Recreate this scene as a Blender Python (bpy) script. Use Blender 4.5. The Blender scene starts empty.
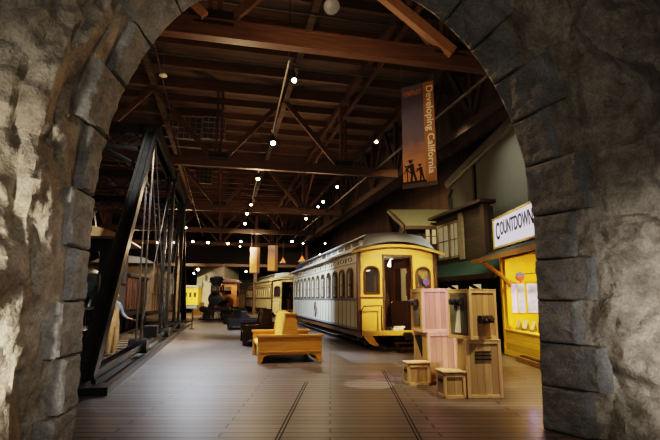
import bpy, math, random
from mathutils import Vector, Matrix, noise
random.seed(7)
PI = math.pi
SC = bpy.context.scene
COL = SC.collection
F = 460.0
PH = math.atan(78 / F)
EYE = 1.6
TA = math.radians(13.03)                      # heading of the tracks, turned left of the hall's floor boards


def U(a, b, z=0.0):
    """hall-track coordinates (a along the tracks, b across) to world"""
    return Vector((-a * math.sin(TA) + b * math.cos(TA), a * math.cos(TA) + b * math.sin(TA), z))


def ray(px, py):
    x = (px - 330) / F
    u = (220 - py) / F
    c, s = math.cos(PH), math.sin(PH)
    return Vector((x, c - u * s, s + u * c))


def at_z(px, py, z):
    r = ray(px, py)
    return r * ((z - EYE) / r.z) + Vector((0, 0, EYE))


def at_y(px, py, y):
    r = ray(px, py)
    return r * (y / r.y) + Vector((0, 0, EYE))


# ------------------------------------------------------------------ materials
def new_mat(name):
    m = bpy.data.materials.new(name)
    m.use_nodes = True
    nt = m.node_tree
    return m, nt, nt.nodes['Principled BSDF']


def mat(name, col, rough=0.6, metal=0.0, var=0.25, scale=6.0, bump=0.0, stretch=(1, 1, 1), col2=None, coat=0.0):
    m, nt, p = new_mat(name)
    tc = nt.nodes.new('ShaderNodeTexCoord')
    mp = nt.nodes.new('ShaderNodeMapping')
    mp.inputs['Scale'].default_value = stretch
    nz = nt.nodes.new('ShaderNodeTexNoise')
    nz.inputs['Scale'].default_value = scale
    nz.inputs['Detail'].default_value = 6
    nt.links.new(tc.outputs['Object'], mp.inputs[0])
    nt.links.new(mp.outputs[0], nz.inputs['Vector'])
    cr = nt.nodes.new('ShaderNodeValToRGB')
    c2 = col2 or tuple(c * (1 - var) for c in col)
    cr.color_ramp.elements[0].position = 0.3
    cr.color_ramp.elements[1].position = 0.7
    cr.color_ramp.elements[0].color = (*c2, 1)
    cr.color_ramp.elements[1].color = (*col, 1)
    nt.links.new(nz.outputs['Fac'], cr.inputs[0])
    nt.links.new(cr.outputs[0], p.inputs['Base Color'])
    p.inputs['Roughness'].default_value = rough
    p.inputs['Metallic'].default_value = metal
    p.inputs['Coat Weight'].default_value = coat
    if bump:
        b = nt.nodes.new('ShaderNodeBump')
        b.inputs['Strength'].default_value = bump
        b.inputs['Distance'].default_value = 0.03
        nt.links.new(nz.outputs['Fac'], b.inputs['Height'])
        nt.links.new(b.outputs[0], p.inputs['Normal'])
    return m


def wood(name, c1, c2, board=0.14, axis=2, rough=0.5, across=0):
    """boards running along `axis`, split every `board` metres along `across`"""
    m, nt, p = new_mat(name)
    tc = nt.nodes.new('ShaderNodeTexCoord')
    mp = nt.nodes.new('ShaderNodeMapping')
    st = [9.0, 9.0, 9.0]
    st[axis] = 0.7
    mp.inputs['Scale'].default_value = st
    nz = nt.nodes.new('ShaderNodeTexNoise')
    nz.inputs['Scale'].default_value = 2.2
    nz.inputs['Detail'].default_value = 8
    nz.inputs['Distortion'].default_value = 0.8
    nt.links.new(tc.outputs['Object'], mp.inputs[0])
    nt.links.new(mp.outputs[0], nz.inputs['Vector'])
    cr = nt.nodes.new('ShaderNodeValToRGB')
    cr.color_ramp.elements[0].position = 0.32
    cr.color_ramp.elements[1].position = 0.68
    cr.color_ramp.elements[0].color = (*c2, 1)
    cr.color_ramp.elements[1].color = (*c1, 1)
    nt.links.new(nz.outputs['Fac'], cr.inputs[0])
    out = cr.outputs[0]
    if board:
        sp = nt.nodes.new('ShaderNodeSeparateXYZ')
        nt.links.new(tc.outputs['Object'], sp.inputs[0])
        d = nt.nodes.new('ShaderNodeMath')
        d.operation = 'DIVIDE'
        d.inputs[1].default_value = board
        nt.links.new(sp.outputs[across], d.inputs[0])
        fr = nt.nodes.new('ShaderNodeMath')
        fr.operation = 'FRACT'
        nt.links.new(d.outputs[0], fr.inputs[0])
        gt = nt.nodes.new('ShaderNodeMath')
        gt.operation = 'LESS_THAN'
        gt.inputs[1].default_value = 0.045
        nt.links.new(fr.outputs[0], gt.inputs[0])
        mx = nt.nodes.new('ShaderNodeMixRGB')
        mx.inputs[2].default_value = (*[c * 0.4 for c in c2], 1)
        nt.links.new(gt.outputs[0], mx.inputs[0])
        nt.links.new(out, mx.inputs[1])
        fl = nt.nodes.new('ShaderNodeMath')
        fl.operation = 'FLOOR'
        nt.links.new(d.outputs[0], fl.inputs[0])
        wn = nt.nodes.new('ShaderNodeTexWhiteNoise')
        wn.noise_dimensions = '1D'
        nt.links.new(fl.outputs[0], wn.inputs['W'])
        hs = nt.nodes.new('ShaderNodeHueSaturation')
        mr = nt.nodes.new('ShaderNodeMapRange')
        mr.inputs['To Min'].default_value = 0.75
        mr.inputs['To Max'].default_value = 1.15
        nt.links.new(wn.outputs['Value'], mr.inputs[0])
        nt.links.new(mr.outputs[0], hs.inputs['Value'])
        nt.links.new(mx.outputs[0], hs.inputs['Color'])
        out = hs.outputs[0]
    nt.links.new(out, p.inputs['Base Color'])
    p.inputs['Roughness'].default_value = rough
    return m


def emit(name, col, strength, sample=True):
    m, nt, p = new_mat(name)
    nt.nodes.remove(p)
    e = nt.nodes.new('ShaderNodeEmission')
    e.inputs[0].default_value = (*col, 1)
    e.inputs[1].default_value = strength
    nt.links.new(e.outputs[0], nt.nodes['Material Output'].inputs[0])
    if not sample:
        m.cycles.emission_sampling = 'NONE'
    return m


def glass(name, col=(0.9, 0.95, 1.0), alpha=0.25, rough=0.05):
    m, nt, p = new_mat(name)
    p.inputs['Base Color'].default_value = (*col, 1)
    p.inputs['Roughness'].default_value = rough
    p.inputs['Alpha'].default_value = alpha
    p.inputs['Specular IOR Level'].default_value = 0.9
    return m


def floor_mat():
    m, nt, p = new_mat('plank_floor')
    tc = nt.nodes.new('ShaderNodeTexCoord')
    br = nt.nodes.new('ShaderNodeTexBrick')
    br.inputs['Scale'].default_value = 1.0
    br.inputs['Brick Width'].default_value = 2.6
    br.inputs['Row Height'].default_value = 0.19
    br.inputs['Mortar Size'].default_value = 0.017
    br.inputs['Mortar Smooth'].default_value = 0.3
    br.inputs['Bias'].default_value = -0.1
    br.inputs['Color1'].default_value = (0.16, 0.128, 0.108, 1)
    br.inputs['Color2'].default_value = (0.09, 0.072, 0.062, 1)
    br.inputs['Mortar'].default_value = (0.02, 0.015, 0.013, 1)
    nt.links.new(tc.outputs['Object'], br.inputs['Vector'])
    mp = nt.nodes.new('ShaderNodeMapping')
    mp.inputs['Scale'].default_value = (0.6, 9, 1)
    nt.links.new(tc.outputs['Object'], mp.inputs[0])
    nz = nt.nodes.new('ShaderNodeTexNoise')
    nz.inputs['Scale'].default_value = 2.0
    nz.inputs['Detail'].default_value = 8
    nt.links.new(mp.outputs[0], nz.inputs['Vector'])
    mx = nt.nodes.new('ShaderNodeMixRGB')
    mx.blend_type = 'OVERLAY'
    mx.inputs[0].default_value = 0.55
    nt.links.new(br.outputs['Color'], mx.inputs[1])
    nt.links.new(nz.outputs['Fac'], mx.inputs[2])
    nt.links.new(mx.outputs[0], p.inputs['Base Color'])
    mr = nt.nodes.new('ShaderNodeMapRange')
    mr.inputs['To Min'].default_value = 0.26
    mr.inputs['To Max'].default_value = 0.5
    nt.links.new(nz.outputs['Fac'], mr.inputs[0])
    nt.links.new(mr.outputs[0], p.inputs['Roughness'])
    bp = nt.nodes.new('ShaderNodeBump')
    bp.inputs['Strength'].default_value = 0.8
    bp.inputs['Distance'].default_value = 0.012
    bp.invert = True
    nt.links.new(br.outputs['Fac'], bp.inputs['Height'])
    nt.links.new(bp.outputs[0], p.inputs['Normal'])
    return m


def rock_mat(name, c1, c2, bump=0.9):
    m, nt, p = new_mat(name)
    tc = nt.nodes.new('ShaderNodeTexCoord')
    n1 = nt.nodes.new('ShaderNodeTexNoise')
    n1.inputs['Scale'].default_value = 3.2
    n1.inputs['Detail'].default_value = 12
    n1.inputs['Roughness'].default_value = 0.65
    n2 = nt.nodes.new('ShaderNodeTexNoise')
    n2.inputs['Scale'].default_value = 34
    n2.inputs['Detail'].default_value = 6
    for n in (n1, n2):
        nt.links.new(tc.outputs['Object'], n.inputs['Vector'])
    cr = nt.nodes.new('ShaderNodeValToRGB')
    cr.color_ramp.elements[0].position = 0.35
    cr.color_ramp.elements[1].position = 0.68
    cr.color_ramp.elements[0].color = (*c2, 1)
    cr.color_ramp.elements[1].color = (*c1, 1)
    nt.links.new(n1.outputs['Fac'], cr.inputs[0])
    mx = nt.nodes.new('ShaderNodeMixRGB')
    mx.blend_type = 'OVERLAY'
    mx.inputs[0].default_value = 0.5
    nt.links.new(cr.outputs[0], mx.inputs[1])
    nt.links.new(n2.outputs['Fac'], mx.inputs[2])
    nt.links.new(mx.outputs[0], p.inputs['Base Color'])
    p.inputs['Roughness'].default_value = 0.9
    ad = nt.nodes.new('ShaderNodeMath')
    ad.operation = 'ADD'
    nt.links.new(n1.outputs['Fac'], ad.inputs[0])
    ml = nt.nodes.new('ShaderNodeMath')
    ml.operation = 'MULTIPLY'
    ml.inputs[1].default_value = 0.3
    nt.links.new(n2.outputs['Fac'], ml.inputs[0])
    nt.links.new(ml.outputs[0], ad.inputs[1])
    bp = nt.nodes.new('ShaderNodeBump')
    bp.inputs['Strength'].default_value = bump
    bp.inputs['Distance'].default_value = 0.06
    nt.links.new(ad.outputs[0], bp.inputs['Height'])
    nt.links.new(bp.outputs[0], p.inputs['Normal'])
    return m


def gradient_mat(name, stops, z0, z1, rough=0.7, glow=0.0):
    m, nt, p = new_mat(name)
    tc = nt.nodes.new('ShaderNodeTexCoord')
    sp = nt.nodes.new('ShaderNodeSeparateXYZ')
    nt.links.new(tc.outputs['Object'], sp.inputs[0])
    mr = nt.nodes.new('ShaderNodeMapRange')
    mr.inputs['From Min'].default_value = z0
    mr.inputs['From Max'].default_value = z1
    nt.links.new(sp.outputs[2], mr.inputs[0])
    nz = nt.nodes.new('ShaderNodeTexNoise')
    nz.inputs['Scale'].default_value = 3
    nt.links.new(tc.outputs['Object'], nz.inputs['Vector'])
    ad = nt.nodes.new('ShaderNodeMath')
    ad.operation = 'MULTIPLY_ADD'
    ad.inputs[1].default_value = 0.3
    nt.links.new(nz.outputs['Fac'], ad.inputs[0])
    sb = nt.nodes.new('ShaderNodeMath')
    sb.operation = 'SUBTRACT'
    sb.inputs[1].default_value = 0.15
    nt.links.new(mr.outputs[0], sb.inputs[0])
    nt.links.new(sb.outputs[0], ad.inputs[2])
    cr = nt.nodes.new('ShaderNodeValToRGB')
    els = cr.color_ramp.elements
    els[0].position, els[0].color = stops[0][0], (*stops[0][1], 1)
    els[1].position, els[1].color = stops[-1][0], (*stops[-1][1], 1)
    for s in stops[1:-1]:
        e = els.new(s[0])
        e.color = (*s[1], 1)
    nt.links.new(ad.outputs[0], cr.inputs[0])
    nt.links.new(cr.outputs[0], p.inputs['Base Color'])
    p.inputs['Roughness'].default_value = rough
    return m


M = {}
M['floor'] = floor_mat()
M['rock'] = rock_mat('rough_rock', (0.50, 0.45, 0.37), (0.25, 0.21, 0.165))
M['quoin'] = rock_mat('dressed_stone', (0.34, 0.33, 0.31), (0.20, 0.195, 0.185), 0.7)
M['deck'] = wood('roof_deck_boards', (0.17, 0.115, 0.074), (0.09, 0.06, 0.04), 0.30, 0, 0.8, 1)
M['truss'] = wood('truss_brown', (0.16, 0.088, 0.052), (0.095, 0.05, 0.03), 0, 0, 0.6)
M['darkbrown'] = mat('dark_brown_steel', (0.06, 0.035, 0.022), 0.7)
M['trussdark'] = mat('gusset_black', (0.02, 0.018, 0.017), 0.5)
M['beige'] = mat('pale_timber', (0.42, 0.25, 0.14), 0.6, stretch=(1, 1, 1))
M['black'] = mat('black_iron', (0.022, 0.023, 0.026), 0.32, 0.0, 0.3, 12)
M['blacksteel'] = mat('black_bridge_steel', (0.028, 0.031, 0.035), 0.28, 0.2, 0.3, 5)
M['rod'] = mat('bright_steel_rod', (0.17, 0.175, 0.185), 0.3, 0.7)
M['chrome'] = mat('polished_metal', (0.75, 0.76, 0.8), 0.12, 1.0)
M['brass'] = mat('brass', (0.75, 0.5, 0.16), 0.25, 1.0)
M['carside'] = mat('coach_side_cool_lit', (0.62, 0.56, 0.40), 0.35, 0, 0.08, 3)  # yellow coach; cool light on its side is mixed into this paler colour
M['caryellow'] = mat('coach_yellow', (0.72, 0.44, 0.095), 0.35, 0, 0.1, 3)
M['caredge'] = mat('coach_brown_trim', (0.10, 0.045, 0.018), 0.4)
M['carroof'] = mat('coach_roof_grey', (0.38, 0.39, 0.40), 0.35, 0, 0.2, 2)
M['batten'] = mat('coach_batten_slate', (0.20, 0.21, 0.22), 0.4)
M['carcream'] = mat('second_coach_cream', (0.55, 0.45, 0.22), 0.4, 0, 0.1, 3)
M['maroon'] = mat('maroon_panel', (0.06, 0.022, 0.015), 0.5)
M['darkin'] = mat('dark_mahogany', (0.042, 0.017, 0.009), 0.4)
M['winglass'] = glass('window_glass', (0.05, 0.05, 0.06), 0.5, 0.03)
M['oak'] = wood('golden_oak', (0.52, 0.26, 0.045), (0.42, 0.195, 0.03), 0, 0, 0.28)
M['darkoak'] = wood('dark_walnut', (0.05, 0.022, 0.012), (0.03, 0.013, 0.008), 0, 0, 0.2)
M['crate'] = wood('pine_crate', (0.60, 0.40, 0.19), (0.46, 0.28, 0.12), 0.125, 2, 0.55)
M['cratedark'] = wood('pine_crate_amber', (0.55, 0.39, 0.20), (0.42, 0.275, 0.125), 0.125, 2, 0.55)
M['crateframe'] = wood('pine_frame', (0.66, 0.47, 0.25), (0.52, 0.34, 0.16), 0, 2, 0.5)
M['slot'] = mat('dark_slot', (0.01, 0.008, 0.006), 0.8)
M['viewer'] = mat('black_viewer', (0.045, 0.038, 0.032), 0.35)
M['greyglass'] = mat('smoky_glass', (0.20, 0.19, 0.16), 0.12, 0, 0.5, 3)
M['greywall'] = mat('sage_grey_wall', (0.15, 0.155, 0.132), 0.8, 0, 0.12, 2)
M['greytrim'] = mat('sage_grey_trim', (0.42, 0.41, 0.33), 0.7)
M['greendark'] = mat('dark_green_post', (0.04, 0.05, 0.035), 0.7)
M['greenroof'] = mat('green_shingle', (0.055, 0.105, 0.07), 0.6, 0, 0.3, 14, 0.4)
M['depotwall'] = wood('depot_boards', (0.075, 0.05, 0.022), (0.05, 0.034, 0.015), 0.15, 1, 0.7, 2)
M['depottrim'] = mat('depot_brown_trim', (0.055, 0.03, 0.016), 0.6)
M['depotroof'] = mat('depot_slate', (0.20, 0.19, 0.13), 0.35, 0, 0.2, 10)
M['lintel'] = mat('cream_frame', (0.35, 0.27, 0.14), 0.6)
M['booth'] = wood('booth_yellow_boards', (0.85, 0.58, 0.06), (0.74, 0.47, 0.04), 0.16, 1, 0.5, 2)
M['boothpanel'] = mat('booth_yellow_panel', (0.9, 0.6, 0.07), 0.5, 0, 0.1, 2)
M['orange'] = mat('orange_timber', (0.30, 0.155, 0.05), 0.5)
M['navy'] = mat('navy_letter', (0.03, 0.03, 0.09), 0.6)
M['signface'] = emit('sign_face', (0.84, 0.77, 0.86), 0.6)
M['signframe'] = mat('sign_gold_frame', (0.9, 0.6, 0.18), 0.5)
M['photo'] = mat('photo_print_glow', (0.60, 0.66, 1.0), 0.5, 0, 0.85, 2.2, col2=(0.10, 0.10, 0.15))
M['photo2'] = mat('photo_print_lilac_glow', (0.62, 0.56, 1.0), 0.5, 0, 0.6, 2.2, col2=(0.36, 0.30, 0.62))
M['red'] = mat('red_enamel', (0.6, 0.04, 0.03), 0.4)
M['blue'] = mat('blue_enamel', (0.05, 0.1, 0.45), 0.4)
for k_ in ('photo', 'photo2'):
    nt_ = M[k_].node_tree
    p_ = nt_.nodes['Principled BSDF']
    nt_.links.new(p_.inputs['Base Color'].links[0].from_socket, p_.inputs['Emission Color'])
    p_.inputs['Emission Strength'].default_value = 0.55  # made-up glow on the prints, added to offset the yellow booth light
M['paper'] = mat('paper', (0.8, 0.75, 0.6), 0.6)
M['ply'] = mat('grey_plaster', (0.42, 0.38, 0.32), 0.8, 0, 0.12, 1.5)
M['concrete'] = mat('dark_wall', (0.045, 0.035, 0.028), 0.85)
M['mezz'] = mat('mezzanine_beam_brown', (0.13, 0.07, 0.04), 0.6)
M['bluejacket'] = mat('russia_iron_blue', (0.10, 0.16, 0.24), 0.22, 0.6)
M['tenderred'] = mat('tender_rust', (0.085, 0.034, 0.02), 0.4)
M['tan'] = mat('tan_coach_panel', (0.34, 0.25, 0.15), 0.5)
M['tie'] = wood('timber_tie', (0.15, 0.12, 0.09), (0.08, 0.065, 0.05), 0, 0, 0.8)
M['rail'] = mat('rail_steel', (0.22, 0.2, 0.19), 0.35, 0.7)
M['ballast'] = mat('ballast', (0.09, 0.08, 0.07), 0.95, 0, 0.6, 30, 0.8)
M['woodorange'] = mat('varnished_cab', (0.45, 0.17, 0.04), 0.35)
M['overall'] = mat('tan_overalls', (0.52, 0.37, 0.22), 0.85, 0, 0.2, 8)
M['shirt'] = mat('blue_shirt', (0.18, 0.26, 0.42), 0.85)
M['skin'] = mat('skin', (0.55, 0.33, 0.22), 0.6, 0, 0.08)
M['hair'] = mat('brown_hair', (0.05, 0.03, 0.02), 0.7)
M['boot'] = mat('boot_leather', (0.03, 0.02, 0.015), 0.5)
M['lampbody'] = mat('lamp_black', (0.03, 0.03, 0.03), 0.4)
M['lampgrey'] = mat('lamp_grey', (0.25, 0.27, 0.3), 0.4)
M['lwarm'] = emit('lamp_warm', (1.0, 0.72, 0.36), 22)
M['lwhite'] = emit('lamp_white', (0.92, 0.95, 1.0), 26)
M['lgreen'] = emit('lamp_greenish', (0.62, 1.0, 0.9), 22)
M['lorange'] = emit('cone_orange', (1.0, 0.22, 0.04), 0.9)
M['winlit'] = emit('lit_window', (1.0, 0.75, 0.38), 0.3)
M['windim'] = emit('dim_window', (0.9, 0.7, 0.4), 0.16)
M['intwarm'] = emit('coach_lamp', (1.0, 0.8, 0.55), 4)
M['wire'] = mat('wire_grey', (0.13, 0.12, 0.105), 0.5)
M['vent'] = mat('vent_grey', (0.12, 0.10, 0.085), 0.6)
M['ventgrille'] = mat('vent_grille_pale', (0.30, 0.26, 0.22), 0.6)
M['bannertop'] = mat('banner_violet', (0.10, 0.07, 0.11), 0.7)
M['bannerside'] = mat('banner_orange', (0.26, 0.12, 0.035), 0.7)
M['bannertext'] = mat('banner_lettering', (0.72, 0.58, 0.38), 0.7)
M['farblue'] = mat('far_blue_grey', (0.22, 0.27, 0.36), 0.4)

# ------------------------------------------------------------------ mesh helpers


class MB:
    def __init__(self):
        self.v, self.f, self.mi = [], [], []

    def add(self, vs, fs, mx=None, mi=0):
        n = len(self.v)
        for p in vs:
            p = Vector(p)
            self.v.append(mx @ p if mx else p)
        for f in fs:
            self.f.append([i + n for i in f])
            self.mi.append(mi)
        return self

    def box(self, x0, x1, y0, y1, z0, z1, mx=None, mi=0):
        vs = [(x, y, z) for z in (z0, z1) for y in (y0, y1) for x in (x0, x1)]
        fs = [(0, 2, 3, 1), (4, 5, 7, 6), (0, 1, 5, 4), (2, 6, 7, 3), (0, 4, 6, 2), (1, 3, 7, 5)]
        return self.add(vs, fs, mx, mi)

    def bar(self, p, q, w, h=None, up=(0, 0, 1), mi=0):
        p, q = Vector(p), Vector(q)
        h = h or w
        d = (q - p)
        L = d.length
        d.normalize()
        up = Vector(up)
        if abs(d.dot(up)) > 0.98:
            up = Vector((0, 1, 0)) if abs(d.y) < 0.9 else Vector((1, 0, 0))
        s = d.cross(up).normalized()
        u = s.cross(d)
        vs = []
        for t in (p, q):
            for (i, j) in ((-1, -1), (1, -1), (1, 1), (-1, 1)):
                vs.append(t + s * (i * w / 2) + u * (j * h / 2))
        return self.add(vs, [(0, 3, 2, 1), (4, 5, 6, 7), (0, 1, 5, 4), (1, 2, 6, 5), (2, 3, 7, 6), (3, 0, 4, 7)], None, mi)

    def tube(self, pts, r, n=8, mi=0, close=True):
        pts = [Vector(p) for p in pts]
        rs = r if isinstance(r, (list, tuple)) else [r] * len(pts)
        vs, fs = [], []
        prev = None
        for i, p in enumerate(pts):
            d = (pts[min(i + 1, len(pts) - 1)] - pts[max(i - 1, 0)]).normalized()
            if prev is None:
                a = Vector((0, 0, 1)) if abs(d.z) < 0.9 else Vector((1, 0, 0))
                s = d.cross(a).normalized()
            else:
                s = (prev - d * prev.dot(d)).normalized()
            prev = s
            t = d.cross(s)
            for k in range(n):
                an = 2 * PI * k / n
                vs.append(p + (s * math.cos(an) + t * math.sin(an)) * rs[i])
        m = len(pts)
        for i in range(m - 1):
            for k in range(n):
                k2 = (k + 1) % n
                fs.append((i * n + k, i * n + k2, (i + 1) * n + k2, (i + 1) * n + k))
        if close:
            fs.append(tuple(range(n))[::-1])
            fs.append(tuple(range((m - 1) * n, m * n)))
        return self.add(vs, fs, None, mi)

    def lathe(self, prof, mx=None, n=24, mi=0):
        """prof: (r, z) list, revolved about local z"""
        vs, fs = [], []
        for (r, z) in prof:
            for k in range(n):
                a = 2 * PI * k / n
                vs.append((r * math.cos(a), r * math.sin(a), z))
        m = len(prof)
        for i in range(m - 1):
            for k in range(n):
                k2 = (k + 1) % n
                fs.append((i * n + k, i * n + k2, (i + 1) * n + k2, (i + 1) * n + k))
        fs.append(tuple(range(n))[::-1])
        fs.append(tuple(range((m - 1) * n, m * n)))
        return self.add(vs, fs, mx, mi)

    def prism(self, poly, t0, t1, mx=None, mi=0):
        """poly in local (x, z), extruded along local y from t0 to t1"""
        n = len(poly)
        vs = [(x, t0, z) for x, z in poly] + [(x, t1, z) for x, z in poly]
        fs = [tuple(range(n)), tuple(range(n, 2 * n))[::-1]]
        for i in range(n):
            j = (i + 1) % n
            fs.append((i, i + n, j + n, j))
        return self.add(vs, fs, mx, mi)

    def ring(self, R, r, mx=None, n=28, m=8, mi=0, sx=1.0, sz=1.0):
        """torus in local xz plane"""
        vs, fs = [], []
        for i in range(n):
            a = 2 * PI * i / n
            for j in range(m):
                b = 2 * PI * j / m
                rr = R + r * math.cos(b)
                vs.append((rr * math.cos(a) * sx, r * math.sin(b), rr * math.sin(a) * sz))
        for i in range(n):
            for j in range(m):
                fs.append((i * m + j, ((i + 1) % n) * m + j, ((i + 1) % n) * m + (j + 1) % m, i * m + (j + 1) % m))
        return self.add(vs, fs, mx, mi)

    def build(self, name, mats, parent=None, smooth=False, bev=0.0, kind=None, label=None):
        me = bpy.data.meshes.new(name)
        me.from_pydata([tuple(v) for v in self.v], [], self.f)
        if not isinstance(mats, (list, tuple)):
            mats = [mats]
        for m in mats:
            me.materials.append(M[m] if isinstance(m, str) else m)
        for p, i in zip(me.polygons, self.mi):
            p.material_index = i
        import bmesh
        bm = bmesh.new()
        bm.from_mesh(me)
        bmesh.ops.recalc_face_normals(bm, faces=bm.faces)
        bm.to_mesh(me)
        bm.free()
        if smooth:
            for p in me.polygons:
                p.use_smooth = True
            me.set_sharp_from_angle(angle=math.radians(38))
        o = bpy.data.objects.new(name, me)
        COL.objects.link(o)
        if parent is not None:
            o.parent = parent
        if bev:
            b = o.modifiers.new('bevel', 'BEVEL')
            b.width = bev
            b.segments = 2
            b.limit_method = 'ANGLE'
        if kind:
            o['kind'] = kind
        if label:
            o['label'] = label
        return o


def thing(name, label, cat, loc=(0, 0, 0), rz=0.0, group=None):
    o = bpy.data.objects.new(name, None)
    o.empty_display_size = 0.1
    COL.objects.link(o)
    o.location = loc
    o.rotation_euler = (0, 0, rz)
    o['label'] = label
    o['category'] = cat
    if group:
        o['group'] = group
    return o


def tag(o, label, cat, group=None):
    o['label'] = label
    o['category'] = cat
    if group:
        o['group'] = group
    return o


def dup(root, loc=None, rz=None, label=None, group=None):
    r = root.copy()
    COL.objects.link(r)
    if loc is not None:
        r.location = loc
    if rz is not None:
        r.rotation_euler = (0, 0, rz)
    if label:
        r['label'] = label
    if group:
        r['group'] = group
    for ch in list(root.children):
        c = ch.copy()
        COL.objects.link(c)
        c.parent = r
        for g in list(ch.children):
            d = g.copy()
            COL.objects.link(d)
            d.parent = c
    return r


def text_obj(name, txt, size, mx, material, parent, ext=0.004, sx=1.0, bold=0.0, align='LEFT'):
    cu = bpy.data.curves.new(name, 'FONT')
    cu.body = txt
    cu.size = size
    cu.extrude = ext
    cu.offset = bold
    cu.align_x = align
    o = bpy.data.objects.new(name + '_tmp', cu)
    COL.objects.link(o)
    dg = bpy.context.evaluated_depsgraph_get()
    me = bpy.data.meshes.new_from_object(o.evaluated_get(dg))
    bpy.data.objects.remove(o)
    me.transform(mx @ Matrix.Diagonal((sx, 1, 1, 1)))
    me.materials.clear()
    me.materials.append(M[material])
    q = bpy.data.objects.new(name, me)
    COL.objects.link(q)
    q.parent = parent
    return q


RX90 = Matrix.Rotation(PI / 2, 4, 'X')
RY90 = Matrix.Rotation(PI / 2, 4, 'Y')
def TR(x, y, z): return Matrix.Translation((x, y, z))


# ------------------------------------------------------------------ setting: floor, ceiling, walls
fl = MB().add([(-34, -3, 0), (14, -3, 0), (14, 66, 0), (-34, 66, 0)], [(0, 1, 2, 3)]).build('floor', 'floor', kind='structure')
for (p0, p1) in (((277, 440), (300, 395)), ((420, 440), (388, 380))):
    a_, b_ = at_z(*p0, 0), at_z(*p1, 0)
    d_ = (b_ - a_).normalized()
    s_ = MB()
    for off in (-0.022, 0.022):
        n_ = Vector((d_.y, -d_.x, 0)) * off
        s_.bar(a_ - d_ * 1.5 + n_ + Vector((0, 0, .002)), b_ + d_ * 1.2 + n_ + Vector((0, 0, .002)), 0.014, 0.008)
    s_.build('seam_strip', 'slot', fl)

ZD = 11.25
v = [U(5.45, -22, ZD), U(5.45, 12, ZD), U(58, 12, ZD), U(58, -22, ZD)]
hall = bpy.data.objects.new('ceiling', None)
bpy.data.objects.remove(hall)
ce = MB().box(-22, 12, 5.45, 58, ZD, ZD + 0.2).build('ceiling', 'deck', kind='structure')
ce.rotation_euler = (0, 0, TA)
k = 0
a = 6.2
while a < 57:
    MB().box(-22, 9.9, a - .09, a + .09, ZD - 0.34, ZD).build('purlin', 'truss', ce)
    a += 1.75
for b in (-14.7, -9.0, -3.2, 2.55, 5.3, 8.4):
    MB().box(b - .12, b + .12, 5.6, 57.8, ZD - 0.62, ZD - 0.34).build('girder', 'deck' if b < 5 else 'truss', ce)

w = MB().box(-22, 12, 57.8, 58.1, 0, ZD).build('wall_back', 'concrete', kind='structure'); w.rotation_euler = (0, 0, TA)
w = MB().box(-22.2, -22, 5.5, 58, 0, ZD).build('wall_left', 'concrete', kind='structure'); w.rotation_euler = (0, 0, TA)
# right-hand exhibit wall, sage grey, running straight ahead
w = MB().box(6.62, 6.8, 7.6, 25.0, 0, 7.75).build('wall_right', 'greywall', kind='structure')
for y in (9.2, 14.7, 20.4):
    MB().box(6.53, 6.62, y - .13, y + .13, 0, 7.75).build('pilaster', 'greendark', w)
t = MB().box(6.42, 6.85, 7.6, 25.1, 7.75, 8.02).box(6.5, 6.85, 7.6, 25.1, 7.6, 7.75).build('trim_1', 'greytrim', kind='structure')
pp = MB()
pp.tube([(6.5, 24.6, 0), (6.5, 24.6, 7.0), (6.5, 24.0, 7.3)], 0.07)
pp.tube([(6.5, 24.2, 0), (6.5, 24.2, 6.9)], 0.05)
tag(pp.build('drain_pipe', 'greendark'), 'dark vertical pipes at the far end of the sage grey wall', 'pipe')
# dark upper wall behind the side truss
w = MB().box(10.0, 10.2, 8, 57.8, 8.15, ZD).box(12.0, 12.2, 14, 57.8, 0, ZD).build('wall_upper_right', 'deck', kind='structure'); w.rotation_euler = (0, 0, TA)
# grey plaster partition far away
w = thing('partition_block', 'tall pale grey plaster partition behind the far locomotive', 'partition')
p1, p2 = at_y(196, 300, 52), at_y(223, 300, 49)
p3 = at_y(238, 300, 54)
zt = 5.15
m_ = MB()
m_.add([(p1.x, p1.y, 0), (p2.x, p2.y, 0), (p2.x, p2.y, zt), (p1.x, p1.y, zt - .1), (p3.x, p3.y, 0), (p3.x, p3.y, zt)],
       [(0, 1, 2, 3), (1, 4, 5, 2), (0, 3, 5, 4), (3, 2, 5), (0, 4, 1)])
m_.build('panel_block', 'ply', w)
# mezzanine
mz = MB().box(-20, 10, 50.4, 50.8, 4.9, 5.2).build('trim_2', 'mezz', kind='structure'); mz.rotation_euler = (0, 0, TA)
mz2 = MB().box(-20, 10, 50.8, 57.8, 4.9, 5.1).build('floor_mezzanine', 'concrete', kind='structure'); mz2.rotation_euler = (0, 0, TA)
for b in (-18, -12, -4.5, 3.4, 9):
    MB().box(b - .2, b + .2, 50.4, 50.8, 0, 4.9).build('column', 'mezz', mz)
    MB().box(b - .15, b + .15, 50.4, 50.8, 5.2, ZD - .7).build('column', 'truss', mz)

# ------------------------------------------------------------------ rock portal
A0 = 5.30
BC, RXa, RZa, ZC = 1.315, 2.705, 3.35, 2.5


def prof(s):
    """s in 0..1 from left foot over the crown to the right foot -> (b, z, nb, nz) with outward normal"""
    arc = 8.6
    tot = 2 * ZC + arc
    d = s * tot
    if d < ZC:
        return (BC - RXa, d, -1.0, 0.0)
    if d > ZC + arc:
        return (BC + RXa - .08 * (1 - (tot - d) / ZC), tot - d, 1.0, 0.0)
    th = PI * (1 - (d - ZC) / arc)
    # superellipse for a slightly squared stilted arch
    c, s_ = math.cos(th), math.sin(th)
    e = 0.94
    b = BC + RXa * math.copysign(abs(c) ** e, c)
    z = ZC + RZa * abs(s_) ** e
    nb, nz = c / RXa, s_ / RZa
    L = math.hypot(nb, nz)
    return (b, z, nb / L, nz / L)


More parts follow.
